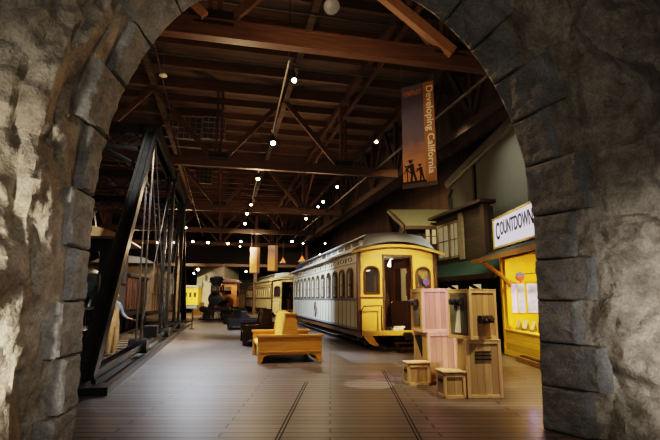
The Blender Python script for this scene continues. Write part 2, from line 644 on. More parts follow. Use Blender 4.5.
def splay(s):
    # how strongly the reveal opens outwards toward the viewer
    keys = [(0, .09), (.22, .12), (.36, .42), (.5, .40), (.7, .36), (1, .40)]
    for (s0, v0), (s1, v1) in zip(keys, keys[1:]):
        if s <= s1:
            return v0 + (v1 - v0) * (s - s0) / (s1 - s0)
    return keys[-1][1]


def ring_pt(s, dep, lift=0.0):
    """point on the reveal, dep metres toward the viewer from the hall edge, lifted into the opening"""
    b, z, nb, nz = prof(s)
    k = splay(s) * dep - lift
    return U(A0 - dep, b + nb * k, max(0.0, z + nz * k) if 0 < s < 1 else 0.0)


def fbm(p, sc, oct_=5):
    return noise.fractal(Vector(p) * sc, 1.0, 2.0, oct_)


NS, NT = 560, 100
mb = MB()
vs = []
for i in range(NS + 1):
    s = i / NS
    b, z, nb, nz = prof(s)
    corner = 1.04 if s < .22 else (1.04 - .18 * (s - .22) / .12 if s < .34 else 0.86)
    for j in range(NT + 1):
        t = j / NT
        if t < .25:
            dep = 0.28 + (corner - 0.28) * t / .25
            out = 0.0
        else:
            q_ = (t - .25) / .75
            out = 2.9 * q_ ** 1.35
            dep = corner + 0.16 * math.sin(min(1, out / .5) * PI / 2) + 0.10 * out
        k = splay(s) * min(dep, corner) + 0.07 + out
        p = U(A0 - dep, b + nb * k, z + nz * k)
        along = max(0.0, dep - 0.30) + out
        amp = min(1.0, along / 0.55)
        q = Vector((p.x, p.y, p.z))
        warp = q + Vector((noise.noise(q * .9 + Vector((5, 1, 3))), noise.noise(q * .9 + Vector((1, 9, 4))), noise.noise(q * .9))) * .45
        h = 0.26 * fbm(warp + Vector((3.1, 0, 0)), 1.0, 3)
        dv = noise.voronoi(Vector((warp.x * 1.25, warp.y * 1.25, warp.z * .8)))[0]
        h += 0.30 * (0.42 - dv[0])
        h -= 0.05 * max(0, 1 - (dv[1] - dv[0]) / .12)
        h += 0.10 * (0.25 - abs(noise.noise(warp * 2.3)))
        dv = noise.voronoi(warp * 4.6 + Vector((3, 3, 3)))[0]
        h += 0.035 * (0.4 - dv[0]) + 0.05 * fbm(q, 7.0, 5)
        h = h * amp + 0.012 * fbm(q, 6, 3)
        nw = (U(0, nb, nz) * -0.45 + U(-1, 0, 0) * 0.85)
        p = p + nw * h
        if i in (0, NS):
            p.z = 0
        p.z = max(0, p.z)
        vs.append(p)
fs = []
for i in range(NS):
    for j in range(NT):
        q = i * (NT + 1) + j
        fs.append((q, q + 1, q + NT + 2, q + NT + 1))
mb.add(vs, fs)
# hall-side flat face of the portal, opening cut out
n = 60
base = []
for i in range(n + 1):
    b, z, nb, nz = prof(i / n)
    base.append((b + nb * .03, z))
outer = []
for i in range(n + 1):
    b, z = base[i]
    ang = math.atan2(z - 2.5, b - BC)
    if i == 0: o_ = (-9, 0)
    elif i == n: o_ = (8.6, 0)
    elif b < BC - 1.6 and z < 4.4: o_ = (-9, z * 1.2)
    elif b > BC + 1.6 and z < 4.4: o_ = (8.6, z * 1.2)
    else: o_ = (BC + (b - BC) * 4.2, 11.2)
    outer.append(o_)
vs = [U(A0 + .02, b, z) for b, z in base] + [U(A0 + .02, b, z) for b, z in outer]
mb.add(vs, [(i, i + 1, n + 2 + i, n + 1 + i) for i in range(n)])
rock = mb.build('wall_front', 'rock', kind='structure', smooth=True)
for p in rock.data.polygons:
    p.use_smooth = True
# quoin blocks: alternating long and short dressed stones around the opening
NB = 26
bounds = [i / NB for i in range(NB + 1)]
for i in range(NB):
    s0, s1 = bounds[i], bounds[i + 1]
    gap = 0.0006
    s0 += gap; s1 -= gap
    long_ = (i % 2 == 0)
    sm = (s0 + s1) / 2
    dep = (0.68 if long_ else 0.46) + random.uniform(-.04, .04)
    if sm < .3:
        dep *= 0.80
    n1, n2 = 30, 26
    m_ = MB()
    vv = []
    rnd = Vector((random.uniform(0, 50), 0, 0))
    for iu in range(n1 + 1):
        for iv in range(n2 + 1):
            u, w_ = iu / n1, iv / n2
            s = s0 + (s1 - s0) * u
            dd = dep * w_
            edge = min(u * 0.62, (1 - u) * 0.62, w_ * dep, (1 - w_) * dep) / .024
            lift = 0.026 * min(1, edge) ** 0.7 - .004
            # horizontal coordinate on stone for roughness
            q = ring_pt(s, dd)
            lift += (0.022 * fbm(q + rnd, 4.5, 5) + 0.016 * noise.noise(q * 11)) * min(1, edge)
            vv.append(ring_pt(s, dd, lift))
    nb_ = len(vv)
    for iu in range(n1 + 1):
        for iv in range(n2 + 1):
            u, w_ = iu / n1, iv / n2
            vv.append(ring_pt(s0 + (s1 - s0) * u, dep * w_, -0.14))
    ff = []
    W_ = n2 + 1
    for iu in range(n1):
        for iv in range(n2):
            q = iu * W_ + iv
            ff.append((q, q + 1, q + W_ + 1, q + W_))
    rim = [iv for iv in range(n2)] + [iu * W_ + n2 for iu in range(n1)] + [n1 * W_ + iv for iv in range(n2, 0, -1)] + [iu * W_ for iu in range(n1, 0, -1)]
    for q0, q1 in zip(rim, rim[1:] + rim[:1]):
        ff.append((q0, q1, q1 + nb_, q0 + nb_))
    m_.add(vv, ff)
    m_.build('quoin_block', 'quoin', rock, smooth=True)

# ------------------------------------------------------------------ roof trusses
ZB, ZT = 7.5, 10.95
NODE0, PAN = -0.4, 5.73
TRUSS_A = [9.8, 20.25, 31.0, 41.5, 52.0]
names = ['nearest brown roof truss, its lower chord crossing high just inside the arch',
         'second brown roof truss from the arch, above the near passenger coach',
         'third brown roof truss from the arch',
         'fourth brown roof truss from the arch, above the second coach',
         'farthest brown roof truss, close to the mezzanine']


def truss(a, label):
    t = thing('roof_truss', label, 'truss', U(a, 0, 0), TA, 'roof trusses across the hall')
    MB().box(-21.5, 8.0, -.13, .13, ZB - .2, ZB + .2).box(-21.5, 8.0, -.2, .2, ZB + .15, ZB + .2).build('bottom_chord', 'truss', t)
    MB().box(-21.5, 8.0, -.13, .13, ZT - .15, ZT + .02).build('top_chord', 'truss', t)
    for k in range(-3, 2):
        bn = NODE0 + PAN * k
        MB().box(bn - .16, bn - .05, -.09, .09, ZB, ZT).box(bn + .05, bn + .16, -.09, .09, ZB, ZT).build('vertical', 'truss', t)
        for sgn in (-1, 1):
            bt = bn + sgn * PAN / 2
            if bt > 8.2 or bt < -21: continue
            MB().bar((bn + sgn * .25, 0, ZB + .2), (bt, 0, ZT - .2), .2, .16, (0, 1, 0)).build('diagonal', 'truss', t)
        MB().box(bn - .42, bn + .42, -.16, .16, ZB + .1, ZB + .42).build('gusset_plate', 'trussdark', t)
    return t


for a, l in zip(TRUSS_A, names):
    truss(a, l)
# near truss's pale brace and the side truss along the tracks
st = thing('side_truss', 'long dark brown side truss running along the right of the hall above the grey wall', 'truss', (0, 0, 0), TA)
MB().box(8.05, 8.3, 8.5, 56, ZB - .16, ZB + .16).build('bottom_chord', 'darkbrown', st)
MB().box(8.05, 8.3, 8.5, 56, ZT - .62, ZT - .36).build('top_chord', 'truss', st)
for k in range(13):
    a = 13.5 + (k - 1) * 3.6
    MB().box(8.08, 8.26, a - .1, a + .1, ZB, ZT - .4).build('vertical', 'darkbrown', st)
    MB().bar((8.17, a, ZB + .1), (8.17, a + 1.7, ZT - .5), .2, .14, (1, 0, 0)).build('diagonal', 'darkbrown', st)
    MB().bar((8.17, a, ZB + .1), (8.17, a - 1.7, ZT - .5), .2, .14, (1, 0, 0)).build('diagonal', 'darkbrown', st)
br = thing('roof_brace', 'pale timber brace slanting down to the right above the vertical banner', 'brace', (0, 0, 0), TA)
MB().bar((3.1, 9.6, 9.2), (5.35, 9.6, 7.6), .26, .2, (0, 1, 0)).build('brace_timber', 'beige', br)
MB().bar((-.6, 9.6, 7.7), (-1.5, 9.6, 8.5), .2, .16, (0, 1, 0)).build('brace_timber', 'beige', br)
for (i, lab) in enumerate(('slanting braces between the nearest and second roof trusses', 'slanting braces between the second and third roof trusses', 'slanting braces between the third and fourth roof trusses', 'slanting braces between the fourth and farthest roof trusses')):
    t = thing('sway_bracing', lab, 'brace', (0, 0, 0), TA)
    a0, a1 = TRUSS_A[i] + .3, TRUSS_A[i + 1] - .3
    am = (a0 + a1) / 2
    for k in range(-2, 2):
        bn = NODE0 + PAN * k
        if i > 0:
            MB().bar((bn, a0, ZB + .25), (bn, am, ZT - .45), .13, .1, (1, 0, 0)).build('brace_bar', 'truss', t)
            MB().bar((bn, a1, ZB + .25), (bn, am, ZT - .45), .13, .1, (1, 0, 0)).build('brace_bar', 'truss', t)
        if k in (-1, 1) or i > 1:
            MB().bar((bn, a0, 10.0), (bn, a1, 10.0), .12, .14).build('lower_stringer', 'truss', t)
            for q in range(5):
                aa = a0 + (a1 - a0) * (q + .5) / 5
                MB().bar((bn, aa, 10.0), (bn, aa, ZT - .36), .07, .07).build('strut', 'truss', t)
# conduit lines
cd = thing('conduit_run', 'thin grey conduit running along the roof right of the lamps', 'conduit', (0, 0, 0), TA)
MB().tube([(6.85, 9, 7.6), (6.85, 50, 7.6)], .055).build('pipe', 'wire', cd)
for a in (9.8, 20.25, 31, 41.5):
    MB().tube([(6.85, a + .2, 7.6), (6.85, a + .2, 7.8)], .03).build('hanger', 'wire', cd)
cd2 = thing('conduit_run', 'thin conduit crossing just under the roof boards behind the nearest truss', 'conduit', (0, 0, 0), TA)
MB().tube([(-12, 13.2, 10.55), (8, 13.2, 10.55)], .035).build('pipe', 'wire', cd2)
MB().tube([(-12, 16.8, 10.55), (8, 16.8, 10.55)], .035).build('pipe', 'wire', cd2)

# ceiling vents
for (px, py, lab) in ((190, 128, 'left square ceiling vent beyond the second truss'), (214, 128, 'right square ceiling vent beyond the second truss'), (204, 175, 'far square ceiling vent beyond the third truss')):
    p = at_z(px, py, 10.2)
    vt = thing('ceiling_vent', lab, 'vent', p, TA, 'square ceiling vents')
    MB().box(-.55, .55, -.10, .12, -.62, .55).build('housing', 'vent', vt)
    g = MB()
    for i in range(5):
        g.box(-.58, .58, -.14, -.10, -.64 + i * .29, -.60 + i * .29)
        g.box(-.58 + i * .28, -.54 + i * .28, -.14, -.10, -.62, .55)
    g.build('grille', 'ventgrille', vt)

# ------------------------------------------------------------------ lamps


def lamp(px, py, kind, lab, z=7.2, r=.085, a_max=50, stem=0.5):
    p = at_z(px, py, z)
    if p.y * math.cos(TA) - p.x * math.sin(TA) > a_max:
        rr = ray(px, py)
        ra = -rr.x * math.sin(TA) + rr.y * math.cos(TA)
        p = rr * (a_max / ra) + Vector((0, 0, EYE))
    r *= .62
    t = thing('spot_lamp', lab, 'lamp', p, TA, 'small spot lamps hung under the roof')
    d = Matrix.Rotation(math.radians(150), 4, 'X')
    b = MB().lathe([(r * .6, -.30), (r * .95, -.26), (r * 1.05, 0), (r * 1.2, .02), (r * 1.2, .05), (r * 1.05, .05)], d, 14)
    b.build('housing', 'lampbody', t, smooth=True)
    MB().lathe([(r * .85, .03), (r * 1.0, .055), (r * .95, .055 + r * .35), (r * .7, .055 + r * .7), (r * .35, .055 + r * .9), (.001, .055 + r * .95)], d, 14).build('bulb', kind, t, smooth=True)
    m_ = MB()
    m_.tube([(0, .12, .2), (0, .14, stem)], .018, 6)
    m_.box(-.05, .05, .09, .19, stem - .02, stem + .02)
    m_.build('stem', 'lampbody', t)
    return t


LAMPS = [
    (294, 79, 'lgreen', 'greenish white spot lamp, highest and nearest of the hanging lamps', 7.2, .10),
    (273, 142, 'lwhite', 'large bright white spot lamp hung below the nearest truss line', 7.2, .14),
    (258, 178, 'lwarm', 'warm glowing lamp below and left of the large white spot lamp', 7.2, .13),
    (251, 204, 'lwarm', 'small warm lamp, next below the warm glowing one in the left row', 7.2, .11),
    (247, 213, 'lwarm', 'warm lamp at the level of the third truss chord, left row', 7.2, .15),
    (245, 223, 'lwhite', 'cold white lamp lowest of the left row', 7.2, .15),
    (376, 141, 'lwarm', 'yellowish lamp nearest of the right row, left of the vertical banner', 7.2, .08),
    (337, 186, 'lwarm', 'warm lamp second of the right row, above the near coach', 7.2, .12),
    (323, 201, 'lwarm', 'warm lamp third of the right row', 7.2, .12),
    (318, 206, 'lwhite', 'small white lamp just below the third of the right row', 7.2, .09),
    (306, 218, 'lwarm', 'warm lamp farthest of the right row', 7.2, .14),
    (292, 241, 'lwhite', 'bright white far lamp left of the near coach roof', 7.2, .19),
    (303, 243, 'lwhite', 'smaller white far lamp beside the near coach roof', 7.2, .14),
    (325, 243, 'lwarm', 'warm far lamp just above the clerestory roof of the near coach', 7.2, .14),
    (320, 254, 'lwarm', 'low warm lamp behind the clerestory roof of the near coach', 7.2, .13),
    (208, 242, 'lwhite', 'bright white far lamp above the grey partition', 7.2, .22),
    (228, 243, 'lwarm', 'warm far lamp right of the bright one above the grey partition', 7.2, .19),
    (241, 241, 'lwhite', 'upper far lamp of the pair left of the far banners', 7.2, .16),
    (240, 246, 'lwarm', 'lower far lamp of the pair left of the far banners', 7.2, .14),
    (193, 241, 'lwhite', 'elongated white far lamp right of the bridge', 7.2, .17),
    (198, 269, 'lwarm', 'large amber lamp low beside the grey partition', 5, .24),
    (194, 273, 'lwhite', 'small white lamp left of the amber lamp', 5, .13),
    (246, 271, 'lwarm', 'low warm lamp between the partition and the second coach', 5, .17),
    (172, 230, 'lwhite', 'bright white lamp seen between the two last bridge posts', 7.2, .2),
    (174, 242, 'lwhite', 'lower white lamp seen beside the last bridge post', 7.2, .16),
    (157, 242, 'lwarm', 'warm lamp seen through the bridge rods', 7.2, .16),
    (186, 227, 'lwarm', 'tiny warm lamp right of the last bridge post', 7.2, .12),
    (107, 238, 'lwhite', 'white lamp seen left of the slanted bridge post', 7.2, .16),
    (127, 249, 'lwhite', 'white lamp seen above the locomotive tender', 7.2, .14),
]
for (px, py, kd, lab, z, r) in LAMPS:
    lamp(px, py, kd, lab, z, r)
for (a0, a1, lab) in ((11.6, 15.9, 'pale pipe running from the nearest lamp toward the large white lamp'), (21.7, 27.4, 'pale pipe linking the warm lamps of the left row')):
    t = thing('lighting_pipe', lab, 'pipe', U(a0, 1.5, 7.46), TA)
    MB().tube([(.05, 0, .55), (.05, a1 - a0, .02)], .028, 8).build('pipe', 'greytrim', t)
    MB().tube([(.05, .1, .5), (.05, .1, 3.0)], .015, 6).build('hanger', 'wire', t)
# unlit grey floodlight near the top edge
p = at_z(331, 5, 8.4)
t = thing('flood_light', 'unlit grey floodlight near the top of the hall', 'lamp', p, TA)
MB().lathe([(.1, -.2), (.17, -.1), (.19, .12), (.14, .14)], Matrix.Rotation(math.radians(140), 4, 'X'), 16).build('housing', 'lampgrey', t, smooth=True)
MB().tube([(0, 0, .1), (0, .1, 2.2)], .025, 6).build('stem', 'lampbody', t)
# white smoke detector lamp with its hanging cable
p = at_z(163, 76, 8.0)
t = thing('disc_lamp', 'small flat white disc lamp left under the roof', 'lamp', p, TA)
MB().lathe([(.02, .08), (.10, .05), (.12, .0), (.05, -.03)], None, 16).build('disc', 'paper', t, smooth=True)
MB().tube([(0, 0, .06), (0, .1, 2.8)], .012, 6).build('cord', 'wire', t)
# slack white cable on the left
c0, c1, c2 = at_z(151, 30, 9.6), at_z(190, 190, 7.7), at_z(203, 236, 6.6)
cb = MB().tube([c0, c0.lerp(c1, .5) + Vector((0, 0, -.1)), c1, c2], .02, 6).build('hanging_cable', 'wire')
tag(cb, 'long thin pale cable slanting down right of the bridge top', 'cable')
# glowing cone shades up on the mezzanine
for (px, py, s, lab) in ((302, 258, .62, 'glowing orange cone above the near coach roof'), (283, 259, .5, 'smaller dim orange cone right of the far banners')):
    p = at_y(px, py + 3, 46)
    t = thing('cone_shade', lab, 'lamp', p, 0, 'orange cones up on the far level')
    MB().lathe([(.55 * s, 0), (.3 * s, .35 * s), (.1 * s, .75 * s), (.02, .85 * s)], None, 14).build('cone', 'lorange', t, smooth=True)
    MB().lathe([(.6 * s, -.3 * s), (.75 * s, -.2 * s), (.6 * s, 0)], None, 14).build('base_ring', 'lampgrey', t, smooth=True)
    MB().tube([(0, 0, .8 * s), (0, 0, 7.3 - p.z)], .02, 6).build('cord', 'wire', t)

# ------------------------------------------------------------------ coaches


def arch_fill(m_, x0, x1, y0, y1, zs, rise, ztop, flip, mi=0, n=10):
    """solid spandrel above a segmental arch from y0..y1 springing at zs, wall thickness x0..x1"""
    pts = []
    for i in range(n + 1):
        t = i / n
        y = y0 + (y1 - y0) * t
        z = zs + rise * math.sqrt(max(0, 1 - (2 * t - 1) ** 2))
        pts.append((y, z))
    poly = pts + [(y1, ztop), (y0, ztop)]
    nn = len(poly)
    vs = [(x0, y, z) for y, z in poly] + [(x1, y, z) for y, z in poly]
    # strip faces so that the concave outline stays clean
    fs = []
    k = len(pts)
    vs = []
    for (y, z) in pts:
        vs += [(x0, y, z), (x1, y, z), (x0, y, ztop), (x1, y, ztop)]
    for i in range(k - 1):
        a_, b_ = 4 * i, 4 * (i + 1)
        fs += [(a_, b_, b_ + 2, a_ + 2), (a_ + 1, a_ + 3, b_ + 3, b_ + 1), (a_, a_ + 1, b_ + 1, b_)]
    m_.add(vs, fs, None, mi)


def end_spandrel(m_, y0, y1, xa, xb, zs, rise, ztop, n=10, mi=0):
    vs, fs = [], []
    for i in range(n + 1):
        t = i / n
        x = xa + (xb - xa) * t
        z = zs + rise * math.sqrt(max(0, 1 - (2 * t - 1) ** 2))
        vs += [(x, y0, z), (x, y1, z), (x, y0, ztop), (x, y1, ztop)]
    for i in range(n):
        a_, b_ = 4 * i, 4 * (i + 1)
        fs += [(a_, b_, b_ + 2, a_ + 2), (a_ + 1, a_ + 3, b_ + 3, b_ + 1), (a_, a_ + 1, b_ + 1, b_)]
    m_.add(vs, fs, None, mi)


def sweep_roof(m_, prof_, y0, y1, mi=0):
    """prof_: outline (x,z) of the roof shell seen from the end; swept along y, closed"""
    n = len(prof_)
    vs = [(x, y0, z) for x, z in prof_] + [(x, y1, z) for x, z in prof_]
    fs = [(i, i + 1, n + i + 1, n + i) for i in range(n - 1)]
    fs += [tuple(range(n)), tuple(range(n, 2 * n))[::-1], (n - 1, 0, n, 2 * n - 1)]
    m_.add(vs, fs, None, mi)


def wheelset(parent, y, hw, r=.40):
    m_ = MB()
    for x in (-hw, hw):
        m_.lathe([(r, -.06), (r, .06), (r * .9, .07), (r * .3, .05), (.1, .09)], TR(x, y, r + .08) @ RY90, 22)
    m_.tube([(-hw, y, r + .08), (hw, y, r + .08)], .06)
    m_.build('wheelset', 'black', parent, smooth=True)


def coach(label, loc, rz, W, L, nwin, side, end, edge, ornate=True, endpanel=None, zf=.50, zs=1.66, zw=2.44, ze=3.16, plat=.34, group=None):
    t = thing('passenger_coach', label, 'train car', loc, rz, group)
    h = W / 2
    wt = .09
    pitch = (L - .9) / nwin
    wh = pitch * .30
    for sx in (-1, 1):
        x0, x1 = (-h, -h + wt) if sx < 0 else (h - wt, h)
        m_ = MB()
        m_.box(x0, x1, 0, L, zf + .08, zs)
        m_.box(x0, x1, 0, L, zw + .2, ze)
        cs = [.45 + pitch * (i + .5) for i in range(nwin)]
        edges = [0] + sum([[c - wh, c + wh] for c in cs], []) + [L]
        for i in range(0, len(edges), 2):
            m_.box(x0, x1, edges[i], edges[i + 1], zs, zw + .2)
        for c in cs:
            arch_fill(m_, x0, x1, c - wh, c + wh, zw, .17, zw + .2, False)
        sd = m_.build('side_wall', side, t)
        xo = -h if sx < 0 else h
        g = MB()
        for c in cs:
            g.box(xo - sx * .055 - .005, xo - sx * .055 + .005, c - wh - .01, c + wh + .01, zs - .01, zw + .19)
        if sx < 0:
            for c in cs:
                wf = MB()
                wf.box(xo - .03, xo + .01, c - wh - .05, c + wh + .05, zs - .06, zs)
                arch = [(xo - .015, c - wh - .03, zs), (xo - .015, c - wh - .03, zw)]
                for q in range(9):
                    tt = -1 + 2 * q / 8
                    arch.append((xo - .015, c + tt * (wh + .03), zw + .2 * math.sqrt(max(0, 1 - tt * tt))))
                arch.append((xo - .015, c + wh + .03, zs))
                wf.tube(arch, .025, 5)
                wf.box(xo + .03, xo + .06, c - wh, c + wh, 2.03, 2.07)
                f_ = wf.build('window_frame', edge, t)
                MB().box(xo + .05, xo + .06, c - wh - .01, c + wh + .01, zs - .01, zw + .19).build('pane', 'winglass', f_)
        else:
            g.build('window_panes', 'winglass', t)
        # battens, belt rail, letterboard ornaments
        m_ = MB()
        for i in range(nwin * 2 + 1):
            y = .45 + pitch * i / 2
            m_.box(xo - .012, xo + .012, y - .018, y + .018, zf + .10, zs - .12)
        m_.box(xo - .03, xo + .03, 0, L, zs - .13, zs - .07)
        m_.box(xo - .025, xo + .025, 0, L, zf + .07, zf + .14)
        m_.box(xo - .02, xo + .02, 0, L, 2.76, 2.79)
        if sx < 0 or True:
            m_.build('battens', 'batten' if ornate else edge, t)
        if ornate and sx < 0:
            for c in cs:
                o_ = MB()
                o_.ring(.12, .018, TR(xo - .005, c, 2.93) @ Matrix.Rotation(PI / 2, 4, 'Z'), 18, 6, sx=1.9, sz=.55)
                o_.box(xo - .02, xo, c + pitch / 2 - .06, c + pitch / 2 + .06, 2.84, 3.0)
                o_.build('scroll_ornament', edge, t)
            em = MB()
            em.ring(.30, .03, TR(xo - .01, 7.15, 1.08) @ Matrix.Rotation(PI / 2, 4, 'Z'), 26, 6, sx=.8, sz=1.1)
            em.ring(.17, .02, TR(xo - .01, 7.15, 1.08) @ Matrix.Rotation(PI / 2, 4, 'Z'), 20, 6, sx=.8, sz=1.1)
            em.build('emblem_ring', edge, t, smooth=True)
    # floor, underframe
    MB().box(-h + .02, h - .02, -plat, L + plat, .36, zf).build('underframe', edge, t)
    MB().box(-h + .1, h - .1, .1, L - .1, zf, zf + .03).build('floor_boards', 'darkin', t)
    # bulkhead facing the viewer with door opening and two windows
    for y, nm in ((0, 'end_wall'), (L - .09, 'end_wall')):
        y0, y1 = y, y + .09
        m_ = MB()
        dw = .47
        m_.box(-h, -dw, y0, y1, zf, 1.75)
        m_.box(dw, h, y0, y1, zf, 1.75)
        for (xa, xb) in ((-h + .2, -dw - .2), (dw + .2, h - .2)):
            xl, xr = (-h, -dw) if xa < 0 else (dw, h)
            m_.box(xl, xa, y0, y1, 1.75, 2.75)
            m_.box(xb, xr, y0, y1, 1.75, 2.75)
            end_spandrel(m_, y0, y1, xa, xb, 2.45, .17, 2.75)
        top = [(-h, 2.75), (h, 2.75), (h, 3.2)]
        for q in range(1, 8):
            xx = h - q * (2 * h) / 8
            top.append((xx, 3.2 + .26 * (1 - (xx / h) ** 2)))
        top.append((-h, 3.2))
        # header above the door with the door cut out
        m_.box(-h, h, y0, y1, 2.98, 3.1)
        m_.box(-h, -dw, y0, y1, 2.75, 2.98)
        m_.box(dw, h, y0, y1, 2.75, 2.98)
        m_.prism([(-h, 3.1)] + [(xx, 3.1 + .25 * (1 - (xx / h) ** 2)) for xx in [(-h + 2 * h * q / 10) for q in range(1, 10)]] + [(h, 3.1)], y0, y1)
        m_.build(nm, end, t)
        if y == 0:
            for (xa, xb) in ((-h + .2, -dw - .2), (dw + .2, h - .2)):
                f = MB()
                pts = [(xa, -.02, 1.75), (xa, -.02, 2.45)]
                for q in range(1, 10):
                    tt = -1 + 2 * q / 10
                    pts.append(((xa + xb) / 2 + tt * (xb - xa) / 2, -.02, 2.45 + .17 * math.sqrt(1 - tt * tt)))
                pts += [(xb, -.02, 2.45), (xb, -.02, 1.75), (xa, -.02, 1.75)]
                f.tube(pts, .045, 6)
                fo = f.build('window_frame', edge, t)
                MB().box(xa, xb, .03, .04, 1.75, 2.6).build('pane', 'winglass', fo)
            m_ = MB()
            m_.box(-dw - .07, -dw, -.04, .1, zf, 3.0).box(dw, dw + .07, -.04, .1, zf, 3.0).box(-dw - .07, dw + .07, -.04, .1, 2.96, 3.04)
            m_.build('door_frame', edge, t)
            d = MB()
            mx = TR(dw - .02, .06, 0) @ Matrix.Rotation(math.radians(-62), 4, 'Z')
            d.box(-.82, 0, 0, .05, zf + .03, 1.5, mx).box(-.82, -.7, 0, .05, 1.5, 2.95, mx).box(-.12, 0, 0, .05, 1.5, 2.95, mx).box(-.82, 0, 0, .05, 2.6, 2.95, mx)
            d.box(-.70, -.12, -.015, 0, .7, 1.35, mx)
            dd = d.build('door', 'darkin', t)
            MB().tube([mx @ Vector((-.72, -.05, 1.45)), mx @ Vector((-.78, -.05, 1.45))], .03, 8).build('door_knob', 'brass', dd)
    # corner posts
    for sx in (-1, 1):
        MB().box(sx * h - .05, sx * h + .05, -.06, .08, zf, 3.2).build('corner_post', edge, t)
    # belt rail across the end
    MB().box(-h, -.54, -.025, 0, 1.58, 1.64).build('belt_rail', edge, t)
    MB().box(.54, h, -.025, 0, 1.58, 1.64).build('belt_rail', edge, t)
    # roof
    e = h + .16
    outer = [(-e, ze - .03), (-e, ze + .05)]
    for q in range(1, 7):
        tt = q / 6
        outer.append((-e + (e - .82) * tt, ze + .05 + .19 * math.sin(tt * PI / 2)))
    lower = outer + [(-x, z) for x, z in outer[::-1]]
    m_ = MB()
    sweep_roof(m_, lower, .06, L - .06)
    m_.build('lower_roof', 'carroof', t, smooth=True)
    cl = MB()
    cl.box(-.82, .82, .5, L - .5, ze + .2, ze + .59)
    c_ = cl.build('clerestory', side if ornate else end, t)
    for i in range(nwin):
        y = .45 + pitch * (i + .5)
        if y > .8 and y < L - .8:
            MB().box(-.845, -.815, y - pitch * .34, y + pitch * .34, ze + .37, ze + .53).build('clerestory_window', 'winglass' if i % 3 else 'darkin', c_)
    m_ = MB()
    up = [(-.98, ze + .56), (-.98, ze + .60)] + [(-.98 + 1.96 * q / 10, ze + .60 + .10 * math.sin(PI * q / 10)) for q in range(1, 10)] + [(.98, ze + .60), (.98, ze + .56)]
    sweep_roof(m_, up, .35, L - .35)
    # bull-nose: clerestory roof drooping onto the hood
    for (ya, yb) in ((.35, -.18), (L - .35, L + .18)):
        n = 8
        rows = []
        for q in range(n + 1):
            tt = q / n
            y = ya + (yb - ya) * tt
            drop = .52 * (tt ** 1.5)
            wd = .98 + .30 * tt
            rows.append([(-wd + 2 * wd * i / 10, y, ze + .60 - drop + (.10 + .14 * tt) * math.sin(PI * i / 10)) for i in range(11)])
        vs = [p for r_ in rows for p in r_]
        fs = [(q * 11 + i, q * 11 + i + 1, (q + 1) * 11 + i + 1, (q + 1) * 11 + i) for q in range(n) for i in range(10)]
        m_.add(vs, fs)
    m_.build('clerestory_roof', 'carroof', t, smooth=True)
    # hoods over the platforms
    for sgn, yb in ((1, -.20), (-1, L + .20)):
        ya = 0.0 if sgn > 0 else L
        m_ = MB()
        arc = [(-(e + .12) + 2 * (e + .12) * i / 16, ze - .07 + .27 * (1 - ((-1 + 2 * i / 16) ** 2))) for i in range(17)]
        poly = arc + [(x, z - .15) for x, z in arc[::-1]]
        mm = MB()
        nn = 17
        for yy0, yy1, mi in ((min(yb, yb + sgn * .05), max(yb, yb + sgn * .05), 0),):
            vs, fs = [], []
            for x, z in arc:
                vs += [(x, yy0, z + .02), (x, yy1, z + .02), (x, yy0, z - .07), (x, yy1, z - .07)]
            for i in range(nn - 1):
                a_, b_ = 4 * i, 4 * (i + 1)
                fs += [(a_, b_, b_ + 1, a_ + 1), (a_ + 2, a_ + 3, b_ + 3, b_ + 2), (a_, a_ + 2, b_ + 2, b_), (a_ + 1, b_ + 1, b_ + 3, a_ + 3)]
            mm.add(vs, fs)
        mm.build('hood_fascia', end, t)
        vs = []
        for y in (ya, yb):
            vs += [(x, y, z + .03) for x, z in arc] + [(x, y, z - .02) for x, z in arc]
        fs = []
        for i in range(nn - 1):
            fs += [(i, i + 1, 2 * nn + i + 1, 2 * nn + i), (nn + i, 3 * nn + i, 3 * nn + i + 1, nn + i + 1)]
        m_.add(vs, fs)
        m_.build('hood_roof', 'maroon', t, smooth=True)
    # platform: beam, steps, railing
    for sgn, ya, yb in ((1, 0, -plat),):
        MB().box(-h, h, yb - .12, yb, .43, .58).build('end_beam', end, t)
        MB().box(-h, h, yb, 0, zf, zf + .05).build('platform', 'darkin', t)
        for sx in (-1, 1):
            m_ = MB()
            x = sx * (h - .28)
            pts = [(x - .22, yb - .05, .62), (x - .22, yb - .05, 1.22), (x - .16, yb - .05, 1.34), (x + .22, yb - .05, 1.36), (x + .22, yb - .05, .62)]
            pts = [(x - .32, yb - .05, .55), (x - .32, yb - .05, 1.2), (x - .22, yb - .05, 1.34), (x + .36, yb - .05, 1.36), (x + .36, yb - .05, .55)]
            m_.tube(pts, .025, 7)
            m_.build('platform_railing', 'black', t)
        for sx in (-1, 1):
            s_ = MB()
            for q, (zz, dx) in enumerate(((.14, .42), (.30, .2))):
                s_.box(min(sx * (h - .55), sx * (h - .3 + dx * .4)), max(sx * (h - .55), sx * (h - .3 + dx * .4)), yb + .04, -.04, zz, zz + .04)
            s_.build('step_tread', 'darkin', t)
            cp = []
            c_pts = [(sx * (h - .02), .58), (sx * (h - .06), .38), (sx * (h - .22), .18), (sx * (h - .42), .10)]
            inner = [(sx * (h - .26), .58), (sx * (h - .30), .42), (sx * (h - .42), .26), (sx * (h - .52), .15)]
            q_ = MB()
            vs = []
            for (x, z), (xi, zi) in zip(c_pts, inner):
                vs += [(x, yb - .1, z), (xi, yb - .1, zi), (x, yb - .02, z), (xi, yb - .02, zi)]
            fs = []
            for i in range(3):
                a_, b_ = 4 * i, 4 * (i + 1)
                fs += [(a_, a_ + 1, b_ + 1, b_), (a_ + 2, b_ + 2, b_ + 3, a_ + 3), (a_, b_, b_ + 2, a_ + 2), (a_ + 1, a_ + 3, b_ + 3, b_ + 1)]
            q_.add(vs, fs)
            q_.build('step_stringer', end, t)
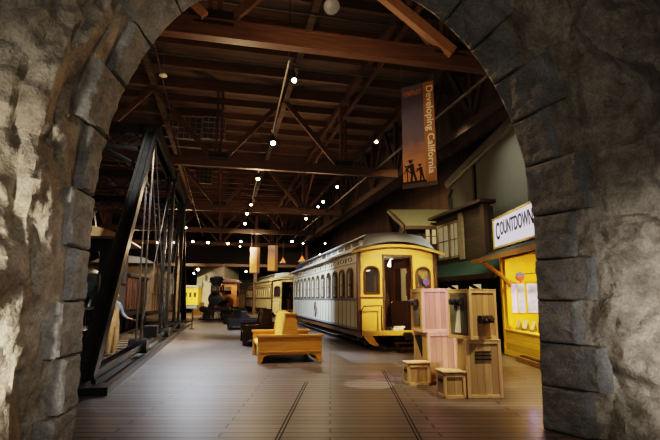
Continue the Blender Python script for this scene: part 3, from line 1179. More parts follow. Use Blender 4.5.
    # trucks
    for yc in (1.7, L - 1.7):
        for dy in (-.7, .7):
            wheelset(t, yc + dy, .62)
        m_ = MB()
        for x in (-.85, .85):
            m_.box(x - .05, x + .05, yc - 1.15, yc + 1.15, .36, .52)
        m_.box(-.85, .85, yc - .12, yc + .12, .3, .5)
        m_.build('truck_frame', 'black', t)
    m_ = MB()
    for x in (-h + .12, h - .12):
        m_.tube([(x, 1.2, .42), (x, 3.6, .16), (x, L - 3.6, .16), (x, L - 1.2, .42)], .022, 6)
    m_.build('truss_rod', 'rail', t)
    # coupler
    MB().tube([(0, -plat - .1, .42), (0, -plat - .4, .42)], .07).box(-.12, .12, -plat - .5, -plat - .36, .32, .54).build('coupler', 'black', t)
    return t


CARB = 5.70
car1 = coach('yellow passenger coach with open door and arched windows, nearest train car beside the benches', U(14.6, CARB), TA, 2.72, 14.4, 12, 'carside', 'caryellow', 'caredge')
# inside of the near coach: seats, lamps
for i in range(6):
    for sx in (-1, 1):
        y = 1.8 + i * 2
        MB().box(sx * .95 - .35, sx * .95 + .35, y, y + .5, .53, .95).box(sx * .95 - .35, sx * .95 + .35, y + .42, y + .52, .95, 1.5).build('coach_seat', 'maroon', car1)
for y in (1.2, 4.2, 7.6):
    l_ = MB().lathe([(.05, .25), (.14, .05), (.16, 0), (.1, -.03)], TR(.25, y, 2.75), 12).build('ceiling_lamp', 'intwarm', car1, smooth=True)
# dark arches across the saloon and white drop cloth on the threshold
for y in (2.9, 5.8):
    m_ = MB()
    m_.box(-1.27, -.62, y, y + .06, .55, 3.1).box(.62, 1.27, y, y + .06, .55, 3.1)
    end_spandrel(m_, y, y + .06, -.62, .62, 2.3, .4, 3.1)
    m_.build('saloon_screen', 'darkin', car1)
bx = MB()
bx.box(-.30, .05, -.30, -.08, .552, .64).box(-.2, .12, -.28, -.06, .64, .70)
o = bx.build('folded_cloth', 'paper', bev=.02)
o.location = U(14.6, CARB)
o.rotation_euler = (0, 0, TA)
tag(o, 'folded white cloth lying on the coach platform in front of the open door', 'cloth')
bs = thing('boarding_steps', 'low dark wooden steps on the floor before the coach platform', 'steps', U(13.25, 5.2), TA)
for i, (y0, z) in enumerate(((0, .13), (.26, .26))):
    MB().box(0, 1.05, y0, y0 + .27, z - .04, z).build('tread', 'tenderred', bs)
for x in (.02, .97):
    MB().prism([(0, 0), (.52, 0), (.52, .22), (.26, .22), (.26, .09), (0, .09)], 0, .05, TR(x + .05, 0, 0) @ Matrix.Rotation(PI / 2, 4, 'Z')).build('side_board', 'maroon', bs)
# reflection of the booth's round sign, modelled as a disc on the end window
bd = MB().lathe([(.12, 0), (.12, .02), (.1, .025)], TR(.98, -.10, 2.12) @ RX90, 18).build('sign_reflection', 'blue', car1)
bd['label'] = 'reflection of the round blue and red sign in the right end window'
MB().prism([(-.12, 0), (0, -.1), (.12, 0)], 0, .01, TR(.98, -.14, 2.12)).build('sign_reflection_point', 'red', bd)

c2 = U(41.0, 5.62)
car2 = coach('cream passenger coach with maroon trim beyond the near yellow coach', c2, TA + math.radians(4.6), 2.75, 17.5, 13, 'carcream', 'carcream', 'maroon', ornate=False)


def rails(loc, rz, L, y0, label, gauge=1.24):
    t = thing('railway_track', label, 'track', loc, rz)
    for x in (-gauge / 2, gauge / 2):
        MB().box(x - .035, x + .035, y0, L, .0, .08).build('rail', 'rail', t)
    return t


rails(U(14.6, CARB), TA, 40, -.3, 'pair of steel rails under the near yellow coach')

# ------------------------------------------------------------------ distant locomotive


def wood_loco():
    p = at_z(214, 321, 0)
    t = thing('steam_locomotive', 'black steam locomotive with balloon stack facing us in the far hall', 'locomotive', (p.x - .2, p.y, 0), math.radians(3))
    MB().lathe([(.5, 0.0), (.5, 1.0), (.47, 1.05), (.47, 4.0)], TR(0, 1.0, 1.55) @ Matrix.Rotation(-PI / 2, 4, 'X'), 24).build('boiler', 'black', t, smooth=True)
    MB().lathe([(.02, -.05), (.4, -.02), (.49, 0), (.49, .06)], TR(0, .98, 1.55) @ Matrix.Rotation(-PI / 2, 4, 'X'), 24).build('smokebox_door', 'black', t, smooth=True)
    MB().lathe([(.22, 0), (.2, .35), (.26, .55), (.52, 1.0), (.54, 1.1), (.44, 1.2), (.3, 1.24), (.28, 1.2)], TR(0, 1.45, 1.95), 24).build('balloon_stack', 'black', t, smooth=True)
    h_ = MB().box(-.24, .24, .55, .95, 2.0, 2.5).build('headlight', 'black', t)
    MB().lathe([(.18, 0), (.18, .04), (.16, .05)], TR(0, .55, 2.25) @ RX90, 18).build('lens', 'chrome', h_)
    for y in (2.6, 3.6):
        MB().lathe([(.2, 0), (.24, .1), (.2, .45), (.25, .5), (.12, .62), (.01, .65)], TR(0, y, 2.05), 18).build('steam_dome', 'brass', t, smooth=True)
    c = MB()
    c.box(-1.05, -.98, 4.6, 6.2, .9, 2.9).box(.98, 1.05, 4.6, 6.2, .9, 1.7).box(.98, 1.05, 4.6, 4.75, 1.7, 2.9).box(.98, 1.05, 6.05, 6.2, 1.7, 2.9).box(.98, 1.05, 4.6, 6.2, 2.6, 2.9)
    c.box(-1.05, 1.05, 4.55, 4.62, .9, 1.9)
    c.box(-1.05, -.6, 4.55, 4.62, 1.9, 2.9).box(.6, 1.05, 4.55, 4.62, 1.9, 2.9).box(-.6, .6, 4.55, 4.62, 2.5, 2.9)
    c.build('cab', 'woodorange', t)
    MB().prism([(-1.25, 2.85), (1.25, 2.85), (.9, 3.1), (0, 3.2), (-.9, 3.1)], 4.3, 6.5).build('cab_roof', 'maroon', t)
    m_ = MB()
    for i in range(9):
        x = -.8 + i * .2
        m_.bar((x * .35, .75, .75), (x, -.25, .12), .05, .05)
    m_.bar((-.85, -.25, .12), (.85, -.25, .12), .08, .08)
    m_.box(-1.0, 1.0, .65, .85, .7, .95)
    m_.build('cowcatcher', 'black', t)
    MB().box(-.5, .5, .8, 6.2, .62, .9).build('frame', 'black', t)
    for x in (-.7, .7):
        for y in (2.7, 4.1):
            m_ = MB().ring(.55, .06, TR(x, y, .65) @ Matrix.Rotation(PI / 2, 4, 'Z'), 26, 6)
            for k in range(10):
                an = k * PI / 5
                m_.bar((x, y, .65), (x, y + .55 * math.cos(an), .65 + .55 * math.sin(an)), .04)
            m_.build('driving_wheel', 'tenderred', t)
        for y in (.95, 1.75):
            m_ = MB().ring(.28, .05, TR(x, y, .36) @ Matrix.Rotation(PI / 2, 4, 'Z'), 20, 6)
            for k in range(8):
                an = k * PI / 4
                m_.bar((x, y, .36), (x, y + .28 * math.cos(an), .36 + .28 * math.sin(an)), .03)
            m_.build('pilot_wheel', 'tenderred', t)
        MB().lathe([(.22, 0), (.22, .7)], TR(x * 1.25, 1.0, .8) @ Matrix.Rotation(-PI / 2, 4, 'X'), 14).build('cylinder', 'black', t, smooth=True)
    # tender behind
    q = thing('tender', 'dark red locomotive tender behind the far locomotive cab', 'tender', (p.x - .2 - .36, p.y + 6.9, 0), math.radians(3))
    MB().box(-1.0, 1.0, 0, 3.4, .9, 2.2).box(-1.05, 1.05, -.05, 3.45, 2.12, 2.24).build('tank', 'tenderred', q, bev=.03)
    MB().box(-.95, .95, -.1, 3.5, .7, .9).build('frame', 'black', q)
    for y in (.7, 1.3, 2.2, 2.8):
        wheelset(q, y, .62, .34)


wood_loco()
# yellow rail car at the far left
p0, p1 = at_y(176, 305, 50), at_y(197.5, 305, 50)
t = thing('rail_car', 'bright yellow rail car standing at the far left end of the aisle', 'train car', (p0.x, 50, 0))
Wd = p1.x - p0.x
MB().box(0, Wd, 0, 2.4, .85, 2.75).build('body', 'boothpanel', t)
MB().prism([(-.1, 2.72), (Wd + .1, 2.72), (Wd - .1, 2.95), (.1, 2.95)], -.15, 2.6).build('roof', 'ply', t)
for i in range(4):
    MB().box(.35 + i * .5, .6 + i * .5, -.02, 0, 1.7, 2.2).build('window', 'winglass', t)
for i in range(6):
    MB().box(.2 + i * .35, .4 + i * .35, -.02, 0, 2.48, 2.66).build('transom_window', 'caryellow', t)
MB().box(.1, Wd - .1, .1, 2.3, .5, .85).build('underframe', 'farblue', t)
for x in (.4, Wd - .4):
    m_ = MB()
    for y in (.4, 1.9):
        m_.lathe([(.3, -.05), (.3, .05)], TR(x, y, .33) @ RX90, 16)
    m_.build('wheel', 'black', t)
# thin post by the bridge end
p = at_z(187, 329, 0) + Vector((.25, 0, 0))
t = thing('stanchion', 'thin grey post on the floor beside the far end of the bridge', 'post', p)
MB().lathe([(.14, 0), (.14, .03), (.03, .05)], None, 14).build('base', 'black', t)
MB().tube([(0, 0, .05), (0, 0, 1.0)], .028, 8).build('pole', 'rail', t)
MB().lathe([(.04, 1.0), (.045, 1.04), (.01, 1.07)], None, 10).build('cap', 'black', t)

# ------------------------------------------------------------------ benches


def bench(label, loc, rz, wd, ln, mt, cat='bench', cover=True):
    t = thing('waiting_bench', label, cat, loc, rz, 'back to back waiting room benches')
    h = wd / 2
    tb, tt = .21, .13
    for y0 in (0, ln - .09):
        m_ = MB()
        y1 = y0 + .09
        m_.prism([(-h, .0), (-h + .1, .0), (-h + .16, .16), (-h + .26, .2), (h - .26, .2), (h - .16, .16), (h - .1, .0), (h, .0), (h, .64), (-h, .64)], y0, y1)
        m_.box(-h - .03, h + .03, y0 - .035, y1 + .02, .63, .69)
        m_.prism([(-tb, .69), (tb, .69), (tt, 1.19), (-tt, 1.19)], y0, y1)
        m_.box(-tt - .03, tt + .03, y0 - .03, y1 + .02, 1.18, 1.23)
        m_.box(-h + .04, h - .04, y0 - .015, y0, .25, .29)
        m_.build('end_panel', mt, t, bev=.012)
    for sx in (-1, 1):
        m_ = MB()
        pts = [(sx * .15, .45), (sx * (h - .1), .47), (sx * (h - .02), .44), (sx * (h - .02), .38), (sx * (h - .1), .41), (sx * .15, .39)]
        m_.prism(pts, .08, ln - .08)
        m_.build('seat', mt, t)
        m_ = MB()
        m_.prism([(sx * .20, .45), (sx * .12, 1.18), (sx * .06, 1.18), (sx * .14, .45)], .08, ln - .08)
        m_.build('backrest', mt, t)
        MB().box(min(sx * (h - .14), sx * (h - .10)), max(sx * (h - .14), sx * (h - .10)), .08, ln - .08, .06, .40).build('seat_apron', mt, t)
    MB().box(-.12, .12, .06, ln - .06, 1.16, 1.21).build('top_rail', mt, t)
    return t


bench('golden oak back-to-back bench nearest us in the middle of the aisle', U(11.85, 1.72), TA, 1.62, 2.0, 'oak')
bench('dark walnut back-to-back bench directly behind the golden oak bench', U(16.4, 1.55), TA, 1.62, 1.9, 'darkoak')
bench('low black bench farther down the aisle beside the cream coach', U(24.6, 1.15), TA, 1.62, 2.0, 'black').scale = (1, 1, .72)
bench('low black bench farthest down the aisle in front of the far locomotive', U(30.0, .95), TA, 1.62, 2.0, 'black').scale = (1, 1, .72)
p = at_z(201, 318, 0)
bench('small golden bench far away beside the grey partition', (p.x, p.y, 0), TA, 1.5, 1.2, 'oak')

# ------------------------------------------------------------------ stereoscope crates and step boxes


def crate_box(w_, d_, h_, z0, mt, name, parent, frame='crateframe', cx=0, cy=0, rz=0, openface=None):
    mx = TR(cx, cy, z0) @ Matrix.Rotation(rz, 4, 'Z')
    m_ = MB()
    m_.box(-w_ / 2 + .015, w_ / 2 - .015, -d_ / 2 + .015, d_ / 2 - .015, .01, h_ - .012)
    o = m_.build(name, mt, parent)
    o.matrix_local = mx
    f = MB()
    e = .055
    for sx in (-1, 1):
        for sy in (-1, 1):
            x0, x1 = sorted((sx * w_ / 2, sx * (w_ / 2 - e)))
            y0, y1 = sorted((sy * d_ / 2, sy * (d_ / 2 - e)))
            f.box(x0, x1, y0, y1, 0, h_)
    for z in (0, h_ - e):
        f.box(-w_ / 2 + e, w_ / 2 - e, -d_ / 2, -d_ / 2 + e * .4, z, z + e)
        f.box(-w_ / 2 + e, w_ / 2 - e, d_ / 2 - e * .4, d_ / 2, z, z + e)
        f.box(-w_ / 2, -w_ / 2 + e * .4, -d_ / 2 + e, d_ / 2 - e, z, z + e)
        f.box(w_ / 2 - e * .4, w_ / 2, -d_ / 2 + e, d_ / 2 - e, z, z + e)
    f.box(-w_ / 2 - .006, w_ / 2 + .006, -d_ / 2 - .006, d_ / 2 + .006, h_, h_ + .014)
    fo = f.build('frame_battens', frame, o, bev=.004)
    return o


def viewer(parent, mx):
    """binocular viewer: hood with sloped top and two eye cups; local -y is outward"""
    m_ = MB()
    m_.prism([(0, 0), (.10, 0), (.10, .08), (.07, .12), (0, .12)], -.125, .125, mx @ Matrix.Rotation(-PI / 2, 4, 'Z'))
    for sx in (-1, 1):
        m_.lathe([(.045, 0), (.05, .03), (.038, .035)], mx @ TR(sx * .06, -.10, .055) @ RX90, 14)
    o = m_.build('stereo_viewer', 'viewer', parent, smooth=True)
    g = MB()
    for sx in (-1, 1):
        g.lathe([(.026, 0), (.026, .004)], mx @ TR(sx * .06, -.136, .055) @ RX90, 12)
    g.build('eyepiece_lens', 'chrome', o)
    return o


# right stand
s1 = thing('stereoscope_stand', 'right pine crate stand with two black viewers, nearest us by the rock arch', 'crate stand', (2.52, 8.09, 0), 0, 'stereoscope crate stands')
lo = crate_box(.58, .58, .91, 0, 'cratedark', 'lower_crate', s1)
sl = MB()
for z in (.60, .66, .72):
    sl.box(-.14, .12, -.294, -.28, z, z + .018)
sl.build('vent_slot', 'slot', lo)
up = crate_box(.575, .575, .81, .925, 'crate', 'upper_crate', s1, cx=-.07, cy=.0, rz=math.radians(23))
viewer(up, TR(.0, -.285, .27))
viewer(up, TR(-.292, -.02, .56) @ Matrix.Rotation(-PI / 2, 4, 'Z'))
wd = MB().box(-.292, -.284, -.21, .21, .08, .74).build('glass_panel', 'greyglass', up)
mg = MB().prism([(0, .10), (.16, .10), (.16, .55), (.10, .55)], -.006, .0, TR(-.296, .10, 0) @ Matrix.Rotation(-PI / 2, 4, 'Z'))
mg.build('mounted_card', 'paper', up)
# left stand
s2 = thing('stereoscope_stand', 'left pine crate stand washed in pink light, farther from us beside the coach end', 'crate stand', (2.12, 9.62, 0), math.radians(16), 'stereoscope crate stands')
lo = crate_box(.62, .62, .92, 0, 'crate', 'lower_crate', s2)
mg = MB().prism([(-.25, .85), (.05, .85), (.05, .45)], -.006, 0, TR(-.315, 0, 0) @ Matrix.Rotation(-PI / 2, 4, 'Z'))
mg.build('dark_panel', 'slot', lo)
up = crate_box(.57, .57, .84, .935, 'crate', 'upper_crate', s2, cx=-.10, cy=-.02, rz=math.radians(-3))
viewer(up, TR(-.292, -.0, .52) @ Matrix.Rotation(-PI / 2, 4, 'Z'))
MB().box(-.292, -.284, -.13, .13, .12, .60).build('glass_panel', 'greyglass', up)
# step boxes


def step_box(label, loc, rz, w_, d_, h_, mt):
    t = thing('step_box', label, 'step stool', loc, rz, 'pine step boxes')
    f = MB()
    e = .05
    for sx in (-1, 1):
        for sy in (-1, 1):
            x0, x1 = sorted((sx * w_ / 2, sx * (w_ / 2 - e)))
            y0, y1 = sorted((sy * d_ / 2, sy * (d_ / 2 - e)))
            f.box(x0, x1, y0, y1, 0, h_)
    for z in (0, h_ - e * 1.3):
        f.box(-w_ / 2, w_ / 2, -d_ / 2, -d_ / 2 + .02, z, z + e)
        f.box(-w_ / 2, w_ / 2, d_ / 2 - .02, d_ / 2, z, z + e)
        f.box(-w_ / 2, -w_ / 2 + .02, -d_ / 2, d_ / 2, z, z + e)
        f.box(w_ / 2 - .02, w_ / 2, -d_ / 2, d_ / 2, z, z + e)
    f.build('frame', 'crateframe', t, bev=.004)
    MB().box(-w_ / 2 + .02, w_ / 2 - .02, -d_ / 2 + .02, d_ / 2 - .02, .01, h_ - .03).build('side_panels', mt, t)
    MB().box(-w_ / 2 - .015, w_ / 2 + .015, -d_ / 2 - .015, d_ / 2 + .015, h_, h_ + .025).build('top_board', 'crateframe', t, bev=.005)
    MB().box(-w_ / 2 - .004, -w_ / 2 + .02, -.08, .08, h_ - .16, h_ - .11).build('hand_slot', 'slot', t)


step_box('low pine step box before the left crate stand', (1.64, 9.06, 0), math.radians(8), .44, .30, .39, 'crate')
step_box('low amber pine step box before the right crate stand, nearest us', (2.0, 7.95, 0), math.radians(6), .37, .36, .40, 'cratedark')

# ------------------------------------------------------------------ countdown booth
bt = thing('exhibit_booth', 'yellow exhibit booth with green awning beside the rock arch', 'booth', (0, 0, 0))
MB().box(6.2, 6.4, 9.0, 13.9, 0, 3.4).box(5.1, 6.2, 13.75, 13.9, 0, 2.9).build('back_wall', 'boothpanel', bt)
MB().box(5.15, 5.28, 9.0, 13.75, 2.74, 2.96).build('header_beam', 'depottrim', bt)
aw = MB()
aw.add([(4.3, 8.8, 2.64), (4.3, 13.95, 2.64), (6.3, 13.95, 3.56), (6.3, 8.8, 3.56), (4.3, 8.8, 2.69), (4.3, 13.95, 2.69), (6.3, 13.95, 3.61), (6.3, 8.8, 3.61)],
       [(0, 1, 2, 3), (4, 7, 6, 5), (0, 4, 5, 1), (1, 5, 6, 2), (2, 6, 7, 3), (3, 7, 4, 0)])
awo = aw.build('awning', ['greenroof'], bt)
MB().add([(4.32, 8.82, 2.64), (4.32, 13.93, 2.64), (5.25, 13.93, 2.97), (5.25, 8.82, 2.97)], [(0, 1, 2, 3)]).box(4.27, 4.33, 8.8, 13.96, 2.60, 2.73).build('awning_soffit', 'orange', bt)
for y in (13.4,):
    pts = [(5.2, y, 1.95), (5.0, y, 2.2), (4.7, y, 2.45), (4.45, y, 2.62)]
    MB().tube(pts, .06, 8).build('curved_bracket', 'orange', bt)
MB().box(5.16, 5.30, 13.6, 13.75, 0.8, 2.8).build('corner_post', 'boothpanel', bt)
MB().box(5.16, 5.30, 9.2, 9.35, .8, 2.8).build('corner_post', 'boothpanel', bt)
ct = MB().box(5.12, 5.7, 9.0, 13.75, 0, .66)
cto = ct.build('counter', 'booth', bt)
MB().box(5.08, 5.76, 8.95, 13.74, .66, .71).build('counter_top', 'booth', cto)
MB().box(5.08, 5.13, 9.0, 13.75, 0, .1).build('kick_board', 'booth', cto)
# framed photographs on the booth wall
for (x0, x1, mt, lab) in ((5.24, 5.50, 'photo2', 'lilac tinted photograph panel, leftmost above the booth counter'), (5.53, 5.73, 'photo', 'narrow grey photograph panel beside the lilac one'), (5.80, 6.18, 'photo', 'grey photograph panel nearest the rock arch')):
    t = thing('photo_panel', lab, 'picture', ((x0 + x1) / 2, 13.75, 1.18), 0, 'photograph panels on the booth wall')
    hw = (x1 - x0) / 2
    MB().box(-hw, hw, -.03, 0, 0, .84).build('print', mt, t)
    MB().box(-hw - .015, -hw, -.04, 0, -.015, .855).box(hw, hw + .015, -.04, 0, -.015, .855).box(-hw, hw, -.04, 0, .84, .855).box(-hw, hw, -.04, 0, -.015, 0).build('frame', 'signframe', t)
# leaflets on the counter
for i, y in enumerate((13.45, 13.0, 12.5, 12.0)):
    t = thing('leaflet_holder', ['leaflet holder at the far end of the yellow counter', 'second leaflet holder from the far end of the counter', 'third leaflet holder from the far end of the counter', 'leaflet holder on the counter nearest the rock arch'][i], 'leaflet holder', (5.4, y, .712), .2 * (i % 2), 'leaflet holders on the yellow counter')
    MB().add([(-.08, -.1, 0), (-.08, .1, 0), (.06, .1, 0), (.06, -.1, 0), (.02, -.1, .24), (.02, .1, .24)], [(0, 1, 2, 3), (0, 4, 5, 1), (2, 5, 4, 3), (0, 3, 4), (1, 5, 2)]).build('stand', 'winglass', t)
    MB().box(-.075, -.065, -.09, .09, .04, .27, Matrix.Rotation(.35, 4, 'Y')).build('leaflet', 'paper', t)
# hanging round badge sign
t = thing('round_sign', 'small round blue and red badge sign on a rod above the counter', 'sign', (5.42, 13.2, 2.2))
MB().lathe([(.12, -.015), (.135, 0), (.12, .015)], RX90, 22).build('disc', 'blue', t)
MB().prism([(-.13, .0), (0, -.17), (.13, 0)], -.03, .02).build('red_point', 'red', t)
MB().tube([(0, 0, .06), (.35, 0, .10), (.75, .05, .10)], .015, 6).build('rod', 'black', t)
# cable ramp / wooden kerb with black track
t = thing('floor_kerb', 'low orange wooden kerb with black grille along the booth floor', 'kerb', (4.9, 10.0, 0), 0)
MB().box(-.1, .12, -1.2, 2.3, 0, .12).build('timber', 'orange', t)
MB().box(-.04, .08, -1.1, 2.2, .12, .16).build('grille', 'black', t)
# sign
sg = thing('shop_sign', 'white COUNTDOWN sign in a gold frame above the green awning', 'sign', (5.0, 0, 0), 0)
ya, yb, za, zb = 10.35, 13.90, 3.11, 3.92
MB().box(.012, .06, ya, yb, za, zb).build('face', 'signface', sg)
MB().box(-.02, .07, ya - .06, yb + .06, zb, zb + .06).box(-.02, .07, ya - .06, yb + .06, za - .06, za).box(-.02, .07, yb, yb + .06, za, zb).box(-.02, .07, ya - .06, ya, za, zb).build('frame', 'signframe', sg)
# lettering reads toward the viewer: local x -> -Y, local y -> Z
LM = Matrix(((0, 0, -1, 0), (-1, 0, 0, 0), (0, 1, 0, 0), (0, 0, 0, 1)))
text_obj('lettering', 'C', .70, TR(.008, 13.76, 3.33) @ LM, 'navy', sg, .003, .64, .014)
text_obj('lettering', 'OUNTDOWN', .54, TR(.008, 13.42, 3.43) @ LM, 'navy', sg, .003, .66, .010)

# ------------------------------------------------------------------ depot building
dp = thing('depot_building', 'brown station building with hipped upper roof and green lower roof behind the coach', 'building', (0, 0, 0), TA)
# near wall faces the tracks (x = b, y = a in this frame)
MB().box(9.2, 9.35, 14.7, 18.7, 0, 5.0).box(9.35, 9.5, 14.7, 14.85, 0, 4.9).build('front_wall', 'depotwall', dp)
MB().box(9.05, 9.25, 14.6, 14.85, 2.9, 5.15).build('corner_board', 'depottrim', dp)
MB().box(8.85, 9.5, 14.5, 18.8, 5.0, 5.12).build('eave', 'depottrim', dp)
for (y0, y1, mt) in ((17.55, 18.45, 'windim'), (16.75, 17.35, 'windim')):
    f = MB()
    f.box(9.14, 9.2, y0 - .1, y1 + .1, 3.2, 3.3).box(9.14, 9.2, y0 - .1, y1 + .1, 4.62, 4.72).box(9.14, 9.2, y0 - .1, y0, 3.2, 4.7).box(9.14, 9.2, y1, y1 + .1, 3.2, 4.7)
    f.box(9.15, 9.19, y0, y1, 3.95, 4.0).box(9.15, 9.19, (y0 + y1) / 2 - .02, (y0 + y1) / 2 + .02, 3.3, 4.62)
    fo = f.build('window_frame', 'lintel', dp)
    MB().box(9.18, 9.195, y0, y1, 3.3, 4.62).build('pane', mt, fo)
MB().box(9.12, 9.2, 16.3, 16.6, 3.1, 4.95).build('cream_board', 'lintel', dp)
# wing with gable, world-aligned: convert through the frame
dpw = Matrix.Rotation(-TA, 4, 'Z')
g = MB()
g.box(3.45, 5.1, 20.6, 20.7, 0, 4.82, dpw).box(3.45, 3.55, 20.6, 23.4, 0, 4.82, dpw)
g.add([(3.45, 20.6, 4.82), (3.45, 23.4, 4.82), (3.45, 22.0, 5.7)], [(0, 1, 2)], dpw)
g.build('wing_wall', 'depotwall', dp)
r = MB()
r.add([(3.35, 20.35, 4.78), (5.15, 20.35, 4.78), (6.55, 22, 5.85), (2.85, 22.0, 5.85), (3.35, 23.7, 4.78), (6.0, 23.7, 4.78),
       (3.35, 20.35, 4.68), (5.15, 20.35, 4.68), (6.55, 22, 5.7), (2.85, 22, 5.72), (3.35, 23.7, 4.68), (6.0, 23.7, 4.68)],
      [(0, 1, 2, 3), (3, 2, 5, 4), (6, 9, 8, 7), (9, 10, 11, 8), (0, 6, 7, 1), (0, 3, 9, 6), (3, 4, 10, 9), (1, 7, 8, 2), (2, 8, 11, 5), (4, 5, 11, 10)], dpw)
r.build('upper_roof', 'depotroof', dp)
q = MB()
for (pa, pb) in (((3.35, 20.33, 4.70), (2.85, 22, 5.76)), ((2.85, 22, 5.76), (3.35, 23.7, 4.70)), ((3.35, 20.33, 4.70), (5.15, 20.33, 4.70)), ((5.15, 20.33, 4.7), (5.6, 16.5, 5.1))):
    q.bar(dpw @ Vector(pa), dpw @ Vector(pb), .14, .16)
q.build('barge_board', 'depottrim', dp)
for x0 in (4.02, 4.30, 4.58):
    f = MB().box(x0 - .03, x0 + .24, 20.55, 20.6, 3.9, 4.75, dpw).build('window_frame', 'depottrim', dp)
    MB().box(x0 + .02, x0 + .19, 20.53, 20.55, 4.0, 4.32, dpw).box(x0 + .02, x0 + .19, 20.53, 20.55, 4.36, 4.68, dpw).build('pane', 'winlit' if x0 > 4.1 else 'winglass', f)
f = MB().box(3.40, 3.45, 21.0, 21.9, 3.9, 4.7, dpw).build('window_frame', 'lintel', dp)
MB().box(3.38, 3.40, 21.05, 21.85, 3.95, 4.65, dpw).build('pane', 'winglass', f)
# lower green roof along the platform
lr = MB()
lr.add([(8.0, 12.4, 2.32), (8.0, 19.6, 2.32), (9.2, 19.6, 3.02), (9.2, 14.6, 3.02), (8.55, 12.4, 2.64), (8.0, 12.4, 2.24), (8.0, 19.6, 2.24), (9.2, 19.6, 2.94), (9.2, 14.6, 2.94), (8.55, 12.4, 2.56)],
       [(0, 1, 2, 3, 4), (5, 9, 8, 7, 6), (0, 5, 6, 1), (1, 6, 7, 2), (0, 4, 9, 5), (3, 8, 9, 4), (2, 7, 8, 3)])
lr.build('lower_roof', 'greenroof', dp)
MB().box(7.94, 8.0, 12.4, 19.6, 2.2, 2.36).build('gutter', 'depottrim', dp)
for y in (15.0, 16.6, 18.2):
    MB().bar((9.2, y, 1.75), (8.15, y, 2.3), .09, .09).build('roof_bracket', 'depottrim', dp)
for (y0, y1, mt) in ((15.2, 16.0, 'winlit'), (16.9, 17.7, 'winlit')):
    f = MB().box(9.15, 9.2, y0 - .08, y1 + .08, 1.0, 2.2).build('window_frame', 'depottrim', dp)
    MB().box(9.13, 9.15, y0, y1, 1.1, 2.1).build('pane', mt, f)

# ------------------------------------------------------------------ banners
bw = gradient_mat('banner_sunset', [(0, (0.42, 0.17, 0.04)), (.3, (0.26, 0.12, 0.05)), (.5, (0.09, 0.065, 0.075)), (1, (0.05, 0.042, 0.07))], 0, 2.55)
pL = at_y(403.5, 185, 12.5)
zt0 = at_y(403.5, 88, 12.5).z
zb0 = pL.z
p2 = at_y(437.5, 187, 12.0)
dirb = Vector((p2.x - pL.x, p2.y - pL.y, 0))
WB = dirb.length
rzb = math.atan2(dirb.y, dirb.x)
HB = zt0 - zb0
bn = thing('vertical_banner', 'large vertical banner reading Developing California with sunset and silhouetted workers', 'banner', (pL.x, pL.y, zb0), rzb)
MB().box(0, WB * .68, -.006, .006, 0, HB).build('picture_field', bw, bn)
MB().box(WB * .68, WB, -.007, .007, 0, HB).build('title_strip', 'bannerside', bn)
MB().box(.03, WB * .66, -.009, -.006, HB - .34, HB - .03).build('crest_panel', 'bannertop', bn)
m_ = MB()
for i in range(9):
    x = .1 + i * (WB * .58 - .1) / 8
    m_.lathe([(.045, 0), (.045, .004)], TR(x, -.009, HB - .22 + .03 * math.sin(i * 1.9)) @ RX90, 8)
m_.box(.1, WB * .58, -.012, -.009, HB - .30, HB - .27)
m_.build('crest_ornament', 'bannerside', bn)
TM = Matrix(((0, 1, 0, 0), (0, 0, -1, 0), (-1, 0, 0, 0), (0, 0, 0, 1)))
text_obj('lettering', 'Developing California', .27, TR(WB * .78, -.012, HB - .12) @ TM, 'bannertext', bn, .002, (HB - .25) / 2.45, .004)
MB().tube([(-.03, 0, HB + .01), (WB + .03, 0, HB + .01)], .025, 8).build('top_rod', 'black', bn)
MB().box(-.03, WB + .03, -.03, .03, -.12, 0).build('bottom_bar', 'depottrim', bn)
MB().box(0, WB * .7, -.010, -.006, .0, .07).build('silhouette_ground', 'slot', bn)


def worker(x, s, lean):
    m_ = MB()
    y = -.010
    def P(a, b): return (x + a * s, y, .06 + b * s)
    m_.bar(P(-.07, 0), P(-.02, .36), .085 * s, .004, (0, 1, 0))
    m_.bar(P(.13, 0), P(.03, .36), .085 * s, .004, (0, 1, 0))
    m_.bar(P(0, .32), P(lean, .68), .17 * s, .004, (0, 1, 0))
    m_.bar(P(lean, .64), P(lean - .24, .46), .06 * s, .004, (0, 1, 0))
    m_.bar(P(lean, .62), P(lean - .20, .60), .06 * s, .004, (0, 1, 0))
    m_.lathe([(.075 * s, 0), (.075 * s, .003)], TR(x + (lean - .03) * s, y, .06 + .78 * s) @ RX90, 12)
    m_.bar(P(lean - .15, .82), P(lean + .1, .83), .03 * s, .004, (0, 1, 0))
    m_.build('worker_silhouette', 'slot', bn)


